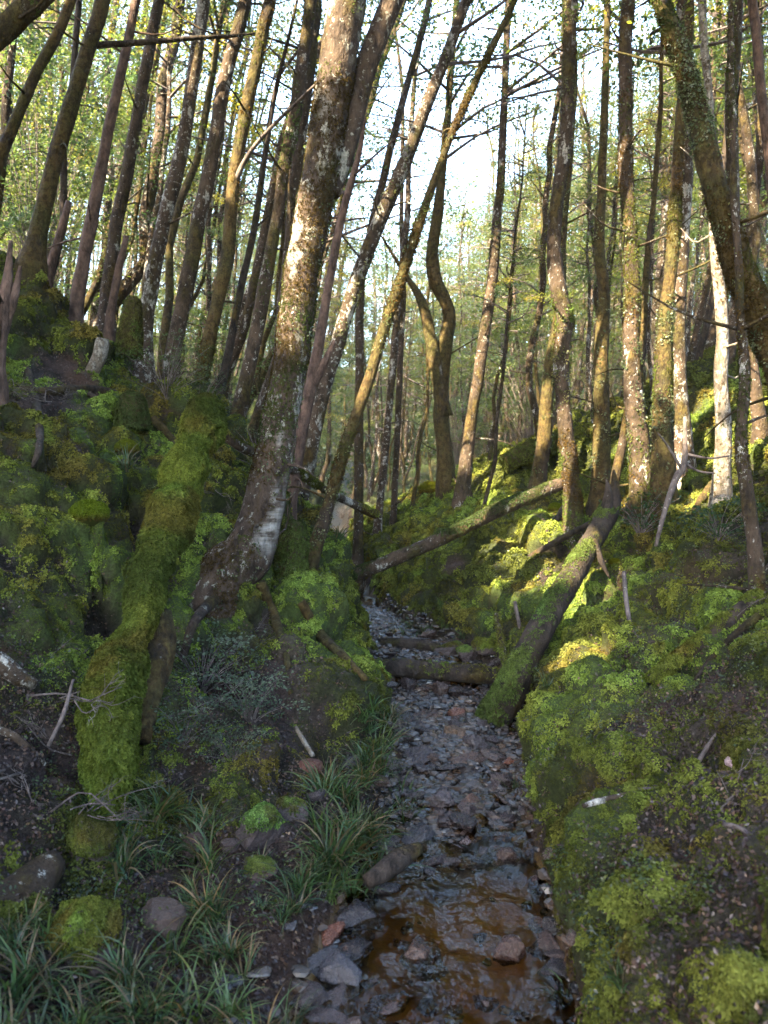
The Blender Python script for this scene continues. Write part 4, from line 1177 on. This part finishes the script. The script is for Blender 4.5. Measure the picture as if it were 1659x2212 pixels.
def boulder(seed, n, cover):
    """an angular boulder wearing a fuzzy moss cap (moss_cap part)."""
    me = stone_mesh('rock', seed, 'stone_dry', 9, .8, 1.25, .12)
    V = np.array([v.co[:] for v in me.vertices]); F = np.array([p.vertices[:] for p in me.polygons])
    wt = sstep(.0, .5, unit(V)[:, 2] + .9 * (fbm(V * 1.8 + seed, 1000, 4) - .5) + cover - .5) + 1e-5
    P, NN = scatter(V, [F], n, wt)
    c = moss_color(P * .25 + seed, NN, 2) * rng.uniform(.6, 1.4, (n, 1)) * 1.1
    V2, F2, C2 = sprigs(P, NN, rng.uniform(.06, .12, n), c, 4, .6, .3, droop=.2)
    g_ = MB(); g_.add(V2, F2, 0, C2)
    return me, g_.mesh('moss_cap', [M['moss']], smooth=False)
mosst = [boulder(950 + i, 1500, .18) for i in range(3)]
mossf = [boulder(970 + i, 4200, .85) for i in range(3)]
dry = [stone_mesh('stone', 990 + i, 'stone_dry', 12, [.6, .8, .5][i], 1.15) for i in range(3)]
r = np.random.default_rng(9)
SP = []
def put(mesh, name, px, py, w, label, cat='stone', group=None, rz=None, sink=.25, asp=1.0, tilt=.15):
    p, n = hit(px, py + w * .25)
    s = w / 2 / FOC * p[1]
    z = p[2]
    if abs(p[0] - xc(p[1])) < .42: z = max(z, wz(p[1]) - .035)
    parts = mesh if isinstance(mesh, tuple) else None
    o = obj(name, None if parts else mesh, loc=(p[0], p[1], z + s * (.5 - sink)))
    if parts:
        obj('rock', parts[0], o); obj('moss_cap', parts[1], o)
    o.rotation_euler = (r.normal(0, tilt), r.normal(0, tilt), r.uniform(0, 6.28) if rz is None else rz)
    o.scale = (s / 1.35, s / 1.35, s * asp / 1.2)
    SP.append((p[0], p[1], s))
    w_ = set(label.replace(',', ' ').split()[:5])              # the stone's own colour
    tint = (1, 1, 1)
    if 'white' in w_: tint = (11, 12, 12)
    elif 'tan' in w_: tint = (2.3, 1.9, 1.4)
    elif w_ & {'rust', 'rusty', 'reddish', 'red'}: tint = (1.7, 1.1, .85)
    elif w_ & {'brown'}: tint = (1.35, 1.05, .85)
    elif w_ & {'pale'}: tint = (1.9, 1.9, 1.9)
    elif w_ & {'dark'}: tint = (.6, .6, .62)
    elif w_ & {'blue', 'grey'}: tint = (1.0, 1.12, 1.25)
    o.color = (*tint, 1)
    return tag(o, label, cat, group)
put(smesh[4], 'stone', 955, 1752, 78, 'round grey purple stone standing in the riffle above the brown pool', sink=.1, asp=1.0)
put(smesh[2], 'stone', 1016, 1755, 56, 'tan wet stone right of the round grey stone in the riffle')
put(smesh[1], 'stone', 1028, 1785, 48, 'dark purple stone just below the tan wet stone')
put(smesh[1], 'stone', 968, 1898, 52, 'grey brown stone breaking the surface of the brown pool')
put(smesh[5], 'stone', 945, 1925, 60, 'flat slab stone just under the water below the grey brown pool stone')
put(smesh[0], 'stone', 1008, 1838, 52, 'pale grey flat stone at the upper end of the brown pool')
put(smesh[3], 'stone', 880, 1885, 40, 'small dark upright stone beside the driftwood slab')
put(smesh[4], 'stone', 1103, 2130, 84, 'big purple brown stone at the lower end of the brown pool', sink=.1)
put(smesh[0], 'stone', 1195, 2140, 92, 'grey blue slab right of the big purple brown stone', sink=.15)
put(smesh[2], 'stone', 925, 2112, 56, 'brown stone in the bottom riffle')
put(smesh[1], 'stone', 868, 2118, 40, 'small dark stone left of the brown bottom riffle stone')
put(smesh[4], 'stone', 1160, 1925, 56, 'reddish brown stone under the right cutbank')
put(smesh[2], 'stone', 1200, 1990, 62, 'dark mossy stone wedged under the right cutbank')
put(smesh[4], 'stone', 1238, 2020, 50, 'small brown stone below the right cutbank')
put(smesh[0], 'stone', 740, 2060, 78, 'pale tan split slab on the left edge of the brown pool', asp=1.0, tilt=.5)
put(smesh[1], 'stone', 715, 2010, 64, 'reddish grey slab leaning on the left edge of the brown pool', tilt=.4)
put(smesh[4], 'stone', 742, 2140, 120, 'mottled greenish grey boulder at the bottom left of the stream', 'boulder')
put(smesh[3], 'stone', 770, 2095, 90, 'long dark slab left of the bottom riffle', sink=.2)
put(dry[0], 'stone', 672, 1655, 58, 'red brown angular rock at the moss foot on the left bank', sink=0)
put(dry[2], 'stone', 682, 1712, 58, 'blue grey angular rock below the red brown rock on the left bank')
put(mosst[1], 'mossy_boulder', 562, 1775, 136, 'half mossy dark boulder on the left bank below the moss slope', 'boulder', sink=.3)
put(mosst[2], 'mossy_boulder', 618, 1735, 100, 'mossy slab leaning behind the half mossy dark boulder', 'boulder', sink=.35)
put(mossf[0], 'mossy_boulder', 190, 1985, 190, 'big yellow green moss covered boulder among the sedges at lower left', 'boulder', sink=.3, asp=1.1)
put(mossf[1], 'mossy_boulder', 205, 1815, 110, 'upright moss block at the foot of the mossy log', 'boulder', sink=0, asp=1.5)
put(dry[0], 'stone', 345, 1965, 110, 'bare purple grey rock on litter right of the moss covered boulder', sink=.3)
put(dry[1], 'stone', 418, 1818, 62, 'brown rock behind the sedges on the left bench')
put(dry[2], 'stone', 498, 1818, 56, 'squarish purple rock left of the half mossy boulder')
put(mosst[0], 'mossy_boulder', 552, 1868, 100, 'flat pale slab with a moss cap on the left bench', 'boulder', sink=.3, asp=.6)
put(smesh[4], 'stone', 880, 1480, 44, 'rounded dark stone just below the small dam log', sink=.1)
put(smesh[2], 'stone', 842, 1478, 34, 'smaller rounded stone left below the small dam log', sink=.1)
put(smesh[4], 'stone', 950, 1490, 50, 'purple angular stone under the middle of the dam log', sink=.1)
put(smesh[1], 'stone', 990, 1495, 56, 'dark stone in the shade under the right of the dam log', sink=.1)
put(smesh[2], 'stone', 988, 1535, 50, 'rusty angular stone standing out of the gravel below the dam', sink=.1)
put(mossf[2], 'mossy_boulder', 1052, 1395, 62, 'round moss covered boulder beside the mossy forked stick', 'boulder', sink=.1)
put(mosst[1], 'mossy_boulder', 1010, 1415, 74, 'flat mossy boulder in front of the round moss covered boulder', 'boulder', sink=.2, asp=.7)
put(mosst[2], 'mossy_boulder', 972, 1392, 90, 'sloping mossy slab at the right edge of the upper gravel', 'boulder', sink=.3, asp=.6)
put(dry[0], 'stone', 1582, 1640, 44, 'small white stone on the litter of the right bank')['kind'] = 'thing'
put(smesh[1], 'stone', 755, 1640, 60, 'dark slab half hidden in the sedges on the left bank', sink=.3)
put(smesh[0], 'stone', 840, 1560, 40, 'grey slab on the left margin of the gravel riffle')
put(smesh[2], 'stone', 1105, 1640, 44, 'rust stone at the right margin of the riffle')
put(smesh[3], 'stone', 1060, 1590, 50, 'flat blue grey stone near the right margin of the riffle')
put(smesh[0], 'stone', 1080, 1560, 60, 'flat dark slab at the foot of the slanted log')

ZL = {'riffle': 'small angular slaty stone in the gravel riffle below the dam log', 'mid': 'small wet stone lying in the shallows around the brown pool', 'top': 'small stone on the gravel above the dam log',
      'near': 'small wet stone in the bottom riffle at the foot of the picture', 'edge': 'small stone tumbled along the foot of the right bank'}
n = 0
for k in range(20000):
    if n >= 258: break
    y = 1.85 + 5.4 * r.random() ** 1.35
    half = .46 if y > 4.2 else .44
    u = r.uniform(-1.08, 1.08) * half + r.normal(0, .03)
    x = xc(y) + u + .02
    if 4.15 < y < 5.65: dens, zone = 1.0, 'riffle'
    elif y >= 5.9: dens, zone = .5, 'top'
    elif 3.3 < y <= 4.15: dens, zone = .85, 'mid'
    elif 2.45 < y <= 3.3: dens, zone = (1.0 if abs(u) > .27 else .07), 'mid'
    else: dens, zone = 1.0, 'near'
    if u > .36 and y < 4: zone = 'edge'
    if r.random() > dens: continue
    s = min(.018 + r.gamma(1.7, .013), .075)
    if min((x - a) ** 2 + (y - b) ** 2 - (.55 * (s + c)) ** 2 for a, b, c in SP) < 0: continue
    z = drop(x, y)
    if z > wz(y) + .16: continue
    o = obj('stone', smesh[int(r.integers(0, 14))], loc=(x, y, max(z, wz(y) - (.024 if y > 3.6 or abs(u) > .27 else .04)) + s * r.uniform(.1, .42)))
    o.rotation_euler = (r.normal(0, .25), r.normal(0, .25), r.uniform(0, 6.28))
    o.scale = (s, s, s * r.uniform(.7, 1.2))
    tag(o, ZL[zone], 'stone', {'riffle': 'stones of the gravel riffle', 'mid': 'stones around the brown pool', 'top': 'stones above the dam log', 'near': 'stones of the bottom riffle', 'edge': 'stones along the right bank foot'}[zone])
    SP.append((x, y, s)); n += 1

# gravel, far too many bits to count
GV, GF = ico(2)
g = MB()
ng = 8500
gy2 = r.uniform(1.8, 8.2, ng * 3); gx2 = xc(gy2) + r.normal(0, .27, ng * 3)
gz2 = height(gx2, gy2); up = gz2 - wz(gy2)
pool = (gy2 > 2.4) & (gy2 < 3.45) & (np.abs(gx2 - xc(gy2)) < .33) & (r.random(ng * 3) < .97)
ok = (up < .1) & ~pool & ((gy2 > 3.7) | (r.random(ng * 3) < .5))
gx2, gy2, gz2 = gx2[ok][:ng], gy2[ok][:ng], gz2[ok][:ng]
ng = len(gx2)
sc_ = np.minimum(.008 + r.gamma(1.5, .0075, ng), .038)
rot = r.uniform(0, 6.28, ng)
var = []
for q in range(16):
    pn = unit(r.normal(size=(10, 3))); ph = r.uniform(.55, 1.0, 10)
    dd_ = GV @ pn.T
    var.append(GV * np.minimum(np.min(np.where(dd_ > .05, ph / np.maximum(dd_, .05), 3), axis=1), 1.2)[:, None])
VV = np.array(var)[r.integers(0, 16, ng)]
VV = VV * np.array((1.25, .9, .5)) * sc_[:, None, None]
c_, s_ = np.cos(rot)[:, None], np.sin(rot)[:, None]
VV = np.stack([VV[..., 0] * c_ - VV[..., 1] * s_, VV[..., 0] * s_ + VV[..., 1] * c_, VV[..., 2]], -1) + np.stack([gx2, gy2, np.where(gy2 > 3.6, np.maximum(gz2 + .004, wz(gy2) - .028), gz2 + .004) + sc_ * .22], -1)[:, None]
gc = .42 * np.array([(.075, .062, .062), (.1, .075, .062), (.05, .046, .05), (.12, .075, .05), (.09, .085, .09)])[r.integers(0, 5, ng)] * r.uniform(.6, 1.4, (ng, 1))
g.add(VV.reshape(-1, 3), (GF[None] + (np.arange(ng) * len(GV))[:, None, None]).reshape(-1, 3), 0, np.repeat(gc, len(GV), 0))
M['gravel'] = mat_attr('wet_gravel', .25, 60, .4, .005, .4, .5)
tag(obj('gravel', g.mesh('gravel', [M['gravel']], smooth=False)), 'wet purple and brown gravel covering the stream bed', 'gravel', kind='stuff')

# ------------------------------------------------------------------ sedges
def sedge(seed, n=60, L=.34, tan=.14, stiff=.5):
    r = np.random.default_rng(seed)
    mb = MB()
    m = 7
    t = np.linspace(0, 1, m)
    a = r.uniform(0, 2 * np.pi, n)
    ln = L * r.uniform(.5, 1.2, n)
    el = np.clip(r.normal(1.05, .25, n), .35, 1.5)
    bend = r.uniform(1.0, 2.5, n) * (1.3 - stiff)
    V, F, C = [], [], []
    for i in range(n):
        d = np.array((np.cos(a[i]), np.sin(a[i])))
        ang = el[i] - bend[i] * t ** 1.4
        ds = ln[i] / (m - 1)
        hx = np.concatenate([[0], np.cumsum(np.cos(ang[:-1]) * ds)]); hz = np.concatenate([[0], np.cumsum(np.sin(ang[:-1]) * ds)])
        b = r.normal(0, .018, 2)
        P = np.stack([b[0] + d[0] * hx, b[1] + d[1] * hx, hz - .01], -1)
        w = r.uniform(.0024, .0052) * np.clip(1.15 - t ** 2.2, .05, 1)
        tw_ = r.normal(0, .35)
        s = np.array((-d[1] * np.cos(tw_), d[0] * np.cos(tw_), np.sin(tw_)))
        row = np.stack([P - s * w[:, None], P + s * w[:, None]], 1).reshape(-1, 3)
        base = len(V) * 0 + i * m * 2
        F.append(np.stack([base + np.arange(m - 1) * 2, base + np.arange(m - 1) * 2 + 1, base + np.arange(m - 1) * 2 + 3, base + np.arange(m - 1) * 2 + 2], -1))
        V.append(row)
        if r.random() < tan: c = np.array((.125, .09, .05)) * r.uniform(.5, 1.3)
        else: c = np.array((.034, .074, .034)) * r.uniform(.45, 1.5) + np.array((.02, .012, -.01)) * r.random()
        cc = np.tile(c, (m * 2, 1)); cc[-4:] = cc[-4:] * .6 + np.array((.09, .07, .04)) * .4
        C.append(cc)
    mb.add(np.concatenate(V), np.concatenate(F), 0, np.concatenate(C))
    return mb
sm = [sedge(100 + i, [38, 48, 34, 56, 36, 44][i], [.21, .27, .18, .28, .24, .2][i], [.1, .16, .1, .22, .08, .3][i]).mesh('sedge_tuft', [M['blade']], smooth=False) for i in range(6)]
r = np.random.default_rng(21)
def sedge_at(px, py, s, lab, grp):
    p, n = hit(px, py)
    if p[1] > 14: return
    o = obj('sedge_tuft', sm[int(r.integers(0, 6))], loc=p - np.array((0, 0, .01)))
    o.rotation_euler = (r.normal(0, .1) - n[1] * .4, r.normal(0, .1) + n[0] * .4, r.uniform(0, 6.28)); o.scale = (s,) * 3
    return tag(o, lab, 'grass tuft', grp)
zones = [  # x0,x1,y0,y1,count,scale,label,group
    (0, 640, 2060, 2290, 27, .72, 'arching green sedge tuft on the near left bench at the bottom of the picture', 'sedges at the bottom left'),
    (0, 150, 2010, 2100, 6, .7, 'arching sedge tuft around the moss covered boulder at lower left', 'sedges around the moss boulder'),
    (190, 470, 1720, 1900, 18, .8, 'tall bluish sedge tuft on the bench between moss boulder and half mossy boulder', 'tall sedges on the left bench'),
    (640, 830, 1800, 1950, 20, .95, 'sedge tuft drooping over the left rim of the brown pool', 'sedges over the pool rim'),
    (690, 880, 1640, 1800, 19, .85, 'sedge tuft with tan dead blades on the bank left of the riffle', 'sedges left of the riffle'),
    (780, 850, 1540, 1680, 14, .75, 'fine green sedge tuft hanging by the left margin of the gravel', 'fine sedges by the gravel'),
    (330, 640, 1880, 2000, 13, .6, 'low sedge tuft on the leaf litter of the left bench', 'low sedges on the litter'),
    (830, 1010, 1340, 1385, 9, .7, 'small sedge tuft at the foot of the moss bank behind the dam', 'sedges behind the dam'),
]
for (x0, x1, y0, y1, cnt, s, lab, grp) in zones:
    for k in range(cnt):
        sedge_at(r.uniform(x0, x1), r.uniform(y0, y1), s * r.uniform(.7, 1.25), lab, grp)
for (px, py, s, lab) in [(1110, 1715, .7, 'lone sedge tuft leaning over the stream from the right bank'), (1225, 2165, .6, 'sparse sedge tuft at the foot of the right bank'), (1350, 2130, .4, 'upright sedge tuft on the near right bank'),
                         (955, 1310, .8, 'pale dry sedge tuft on the moss bank behind the dam'), (275, 1012, .7, 'small dark fern like tuft in the hollow beside the mossy log'), (1180, 1480, .5, 'sedge tuft beside the trickle'),
                         (730, 1160, .9, 'sedge tuft in the gully behind the spur')]:
    sedge_at(px, py, s, lab, None)

# ------------------------------------------------------------------ shrubs and ferns
def shrub(seed, h=.5, w=.4, n=40, per=40, size=.02, cols=((.05, .075, .045), (.07, .1, .06))):
    r = np.random.default_rng(seed)
    mb = MB()
    for k in range(n):
        a = r.uniform(0, 6.28); q = w * np.sqrt(r.random()); z = h * r.uniform(.25, 1)
        c = np.array((np.cos(a) * q, np.sin(a) * q, z))
        add_tube(mb, catmull([np.array((0, 0, 0)) + r.normal(0, .01, 3), c * np.array((.4, .4, .6)), c], 5), np.linspace(.004, .0015, 5), 4, 0, mat=1)
        col = np.array([cols[r.integers(0, len(cols))]]) * r.uniform(.7, 1.3)
        V, F, C = leaves(c[None], np.array([[0, 0, 1.0]]) + r.normal(0, .2, (1, 3)), w * .3, per, size, col, r=r)
        mb.add(V, F, 0, C)
    return mb
sh = [shrub(300, .45, .38, 40, 36, .026, ((.085, .12, .085), (.11, .14, .1), (.06, .09, .06))), shrub(301, .6, .5, 40, 40, .022, ((.035, .055, .03), (.05, .075, .035))), shrub(302, 2.6, .9, 60, 110, .042, ((.08, .11, .05), (.11, .14, .05), (.065, .1, .06))),
      shrub(303, .35, .3, 26, 30, .03, ((.02, .045, .02), (.03, .06, .025)))]
shm = [s.mesh('shrub', [M['leaf'], M['twig']], smooth=False) for s in sh]
for (px, py, k, s, lab) in [(435, 1490, 0, .85, 'small leaved grey green shrub on the dark slope below the big beech'), (540, 1560, 0, .65, 'small leaved shrub spray right of the larger one on the dark slope'), (395, 1600, 0, .6, 'tiny leaved shrub at the foot of the mossy log'),
                            (500, 1640, 0, .4, 'tiny leaved shrub above the bright moss patch'),
                            (1385, 1150, 3, 1.0, 'dark glossy fern clump beside the splintered end of the slanted log'), (1550, 1165, 3, .8, 'fern clump at the foot of the whitish trunk'), (430, 905, 1, .6, 'low dark shrub left of the mossy log top'),
                            (60, 560, 1, .9, 'shrub on the skyline of the moss slope at the left edge'), (360, 860, 1, .8, 'shrub among the left trunks above the mossy stump'), (1120, 960, 1, .8, 'grey green shrub behind the low mossy log on the right crest'), (1060, 985, 1, .7, 'grey green shrub beside the sunlit golden trunk'),
                            (740, 1120, 1, 1.0, 'pale shrub in the gully behind the spur'), (560, 1010, 1, .6, 'dark leafy shrub hugging the left of the big beech')]:
    p, n = hit(px, py)
    o = obj('shrub', shm[k], loc=p - np.array((0, 0, .03))); o.rotation_euler = (0, 0, r.uniform(0, 6.28)); o.scale = (s,) * 3
    tag(o, lab, 'shrub')
k = 0
while k < 46:
    y = r.uniform(9, 30); x = r.uniform(-.53, .53) * y
    if abs(x - xc(y)) < 1.0 or (y < 13 and -.1 < x / y < .3): continue
    o = obj('sapling', shm[2], loc=(x, y, drop(x, y) - .05)); o.rotation_euler = (r.normal(0, .1), r.normal(0, .1), r.uniform(0, 6.28)); o.scale = (r.uniform(.7, 1.4),) * 3
    left = x < xc(y)
    tag(o, 'feathery green beech sapling under the trees of the left slope' if left else 'feathery green beech sapling under the trees of the right slope', 'sapling', 'saplings of the left slope' if left else 'saplings of the right slope')
    k += 1

# the far wood closing the head of the valley, one mass of leaves
rf = np.random.default_rng(88)
nf = 8600
yf = rf.uniform(34, 72, nf); xf = (rf.uniform(350, 1350, nf) - CX) / FOC * yf
zf = base_h(xf, yf) + 13 * rf.random(nf) ** 1.6
Cf = np.stack([xf, yf, zf], -1)
Cf = Cf[fbm(Cf * np.array((.5, .5, .35)), 1500, 3) > .46]
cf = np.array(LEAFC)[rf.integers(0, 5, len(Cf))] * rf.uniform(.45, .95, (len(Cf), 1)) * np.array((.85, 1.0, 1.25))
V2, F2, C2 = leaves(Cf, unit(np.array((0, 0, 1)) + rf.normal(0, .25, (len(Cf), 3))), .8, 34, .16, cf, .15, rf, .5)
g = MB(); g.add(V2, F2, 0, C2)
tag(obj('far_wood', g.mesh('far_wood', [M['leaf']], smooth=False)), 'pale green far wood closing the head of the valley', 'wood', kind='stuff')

# moss cushions
cm = []
for i in range(2):
    mb = MB(); V = IV * np.array((1, 1, .72)) * (1 + .16 * (fbm(IV * 3 + i * 9, 1100, 3) - .5))[:, None]
    mb.add(V * .97, IF, 0, np.tile(np.array((.05, .062, .01)), (len(V), 1)))
    P, NN = scatter(V, [IF], 5200, sstep(-.4, .1, V[:, 2]) + 1e-4, r)
    c = np.tile(np.array((.1, .125, .012)) if i == 0 else np.array((.085, .1, .012)), (len(P), 1)) * r.uniform(.6, 1.3, (len(P), 1))
    lo = sstep(.1, -.35, P[:, 2])[:, None]; c = c * (1 - lo) + np.array((.08, .05, .015)) * lo
    V2, F2, C2 = sprigs(P, NN, .12, c, 3, .35, .2, r=r)
    mb.add(V2, F2, 1, C2)
    cm.append(mb.mesh('moss_cushion', [M['terrain'], M['moss']]))
for i, (px, py, w, lab) in enumerate([(190, 1115, 78, 'round brown green moss cushion on the left moss bank'), (268, 968, 50, 'bright yellow green moss cushion under the small rounded stump'), (1202, 1100, 30, 'small moss cushion below the rust coloured trunk'),
                                      (1330, 1215, 24, 'little moss cushion beside the splintered log end'), (1140, 1000, 50, 'dark moss cushion left of the low mossy log'), (932, 1060, 44, 'rusty moss hump at the foot of the crooked tree')]):
    p, n = hit(px, py)
    s = w / 2 / FOC * p[1]
    o = obj('moss_cushion', cm[i % 2], loc=p + n * s * .25); o.scale = (s, s, s); o.rotation_euler = (0, 0, r.uniform(0, 6))
    tag(o, lab, 'moss')

# ------------------------------------------------------------------ moss carpet and leaf litter on the ground
TQ = np.concatenate([quads[:, [0, 1, 2]], quads[:, [0, 2, 3]]])
A_, B_, C_ = GP2[TQ[:, 0]], GP2[TQ[:, 1]], GP2[TQ[:, 2]]
ctr = (A_ + B_ + C_) / 3
cr = np.cross(B_ - A_, C_ - A_)
area = np.linalg.norm(cr, axis=1) / 2
nrm = unit(cr); nrm[nrm[:, 2] < 0] *= -1
tpx, tpy = proj(ctr)
dist = np.linalg.norm(ctr - CAMP, axis=1)
vis = (ctr[:, 1] > .8) & (tpx > -260) & (tpx < 1920) & (tpy > -100) & (tpy < 2500) & (dist < 20)
facing = np.sum(nrm * (CAMP - ctr), 1) / dist > -.25
mt = mm0[TQ].mean(1); ut = (ctr[:, 2] - wz(ctr[:, 1]))
w_m = area * vis * facing * np.clip(mt - .05, 0, 1) * (ut > .04) / np.maximum(dist, 1.6) ** 1.75
def sample(w, n, rr):
    k = rr.choice(len(w), n, p=w / w.sum())
    u, v = rr.random(n), rr.random(n); fl = u + v > 1; u[fl], v[fl] = 1 - u[fl], 1 - v[fl]
    return A_[k] + (B_ - A_)[k] * u[:, None] + (C_ - A_)[k] * v[:, None], nrm[k], dist[k]
rr = np.random.default_rng(31)
P, NN, dd = sample(w_m, 420000, rr)
c = moss_color(P, NN)
tall = .5 + 1.05 * sstep(.4, .62, .55 * fbm(P * 5 + 2, 1200, 3) + .45 * vnoise(P * 17, 1210))
sz = np.maximum(.0115, .0029 * dd) * tall * rr.uniform(.6, 1.4, len(P))
c = c * rr.uniform(.6, 1.45, (len(P), 1)) * (.55 + .45 * tall)[:, None]
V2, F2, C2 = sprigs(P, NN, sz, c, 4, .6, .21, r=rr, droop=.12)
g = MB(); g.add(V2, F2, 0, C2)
tag(obj('moss_carpet', g.mesh('moss_carpet', [M['moss']], smooth=False)), 'deep green and yellow moss carpeting both banks', 'moss', kind='stuff')

w_l = area * vis * np.clip(1.05 - mt, .03, 1) * (ut > .03) / np.maximum(dist, 1.6) ** 1.6 * (dist < 9)
P, NN, dd = sample(w_l, 52000, rr)
pal = np.array([(.045, .029, .025), (.07, .04, .026), (.034, .023, .024), (.11, .07, .042), (.055, .041, .039), (.045, .021, .017)])
c = pal[rr.choice(6, len(P), p=[.3, .2, .25, .05, .12, .08])] * rr.uniform(.6, 1.3, (len(P), 1))
V2, F2, C2 = leaves(P + NN * .006, NN, .014, 2, .016, c, .3, rr, .55)
g = MB(); g.add(V2, F2, 0, C2)
tag(obj('leaf_litter', g.mesh('leaf_litter', [M['litter']], smooth=False)), 'purple brown dead leaves littering the bare soil', 'leaf litter', kind='stuff')

# little leafy herbs among moss and litter
w_h = area * vis * facing * (ut > .12) * sstep(.5, .62, fbm(ctr * 1.9 + 60, 1300, 3)) / np.maximum(dist, 1.6) ** 1.7 * (dist < 8)
P, NN, dd = sample(w_h, 2600, rr)
c = np.array([(.05, .075, .03), (.075, .1, .03), (.04, .06, .035), (.1, .11, .03)])[rr.integers(0, 4, len(P))]
V2, F2, C2 = leaves(P + NN * .02 + np.array((0, 0, .015)), unit(NN + np.array((0, 0, .8))), .035, 9, .013, c, .35, rr, .6)
g = MB(); g.add(V2, F2, 0, C2)
tag(obj('ground_herbs', g.mesh('ground_herbs', [M['leaf']], smooth=False)), 'tiny leafy herbs scattered through the moss', 'ground cover', kind='stuff')

# ------------------------------------------------------------------ unseen leaf canopy added to shade the ravine, with gaps cut for sunbeams
rr = np.random.default_rng(41)
NCL = 15000
T0 = np.stack([rr.uniform(-5, 5.5, NCL), rr.uniform(-1, 9, NCL), np.zeros(NCL)], -1)
gzt = base_h(T0[:, 0], T0[:, 1])
T0[:, 2] = np.where(rr.random(NCL) < .8, rr.uniform(0, 1.0, NCL) * (gzt + 1.1 - .06 * np.maximum(T0[:, 1] - 5, 0)), gzt + rr.uniform(.5, 4.0, NCL))
Q = T0 + SUN * rr.uniform(10, 16, NCL)[:, None]
NO = 5200                                    # unseen leafy tops added over the viewpoint to block sky light
QO = np.stack([rr.uniform(-7.5, 7, NO), rr.uniform(-9, 1.2, NO), rr.uniform(6.5, 11, NO)], -1)
NF = 5200                                    # unseen tops added to dim the banks, left open along the stream
QF = np.stack([rr.uniform(-8, 8, NF), rr.uniform(1.2, 6.2, NF), rr.uniform(7, 10, NF)], -1)
QF = QF[((QF[:, 0] < -.9 + .25 * vnoise(QF * 1.3, 1410)) | (QF[:, 0] > 1.7)) & ((QF[:, 2] - 1.5) > 1.0 * QF[:, 1])]
Q = np.concatenate([Q, QO, QF]); NCL = len(Q)
gap = in_gap(Q, .3)
qx, qy = proj(Q)
inview = (Q[:, 1] > .5) & (qx > -150) & (qx < 1810) & (qy > -120)
keep = ~gap & ~inview & (fbm(Q * .8, 1400, 3) > .3)
Q = Q[keep]
c = np.array(LEAFC)[rr.integers(0, 5, len(Q))]
V2, F2, C2 = leaves(Q, unit(np.array((0, 0, 1)) + rr.normal(0, .5, (len(Q), 3)) + SUN * .6), .2, 9, .17, c, .3, rr, .7)
g = MB(); g.add(V2, F2, 0, C2)
tag(obj('shade_canopy', g.mesh('shade_canopy', [M['leaf']], smooth=False)), 'unseen leafy canopy added behind and over the viewpoint to shade the ravine', 'canopy', kind='stuff')

# ------------------------------------------------------------------ moist air
import bmesh
hz = bpy.data.materials.new('moist_air'); hz.use_nodes = True
nt = hz.node_tree
for n_ in list(nt.nodes): nt.nodes.remove(n_)
o_ = nt.nodes.new('ShaderNodeOutputMaterial'); pv = nt.nodes.new('ShaderNodeVolumePrincipled')
pv.inputs['Density'].default_value = 0.0006
pv.inputs['Color'].default_value = (.92, .95, .96, 1)
pv.inputs['Anisotropy'].default_value = 0.2
nt.links.new(pv.outputs[0], o_.inputs['Volume'])
bm = bmesh.new(); bmesh.ops.create_cube(bm, size=1)
for v in bm.verts:
    v.co = Vector((v.co.x * 94, 34.5 + v.co.y * 86, 16 + v.co.z * 36))
me = bpy.data.meshes.new('haze'); bm.to_mesh(me); bm.free(); me.materials.append(hz)
tag(obj('haze', me), 'faint moist haze hanging in the forest air', 'haze', kind='stuff')
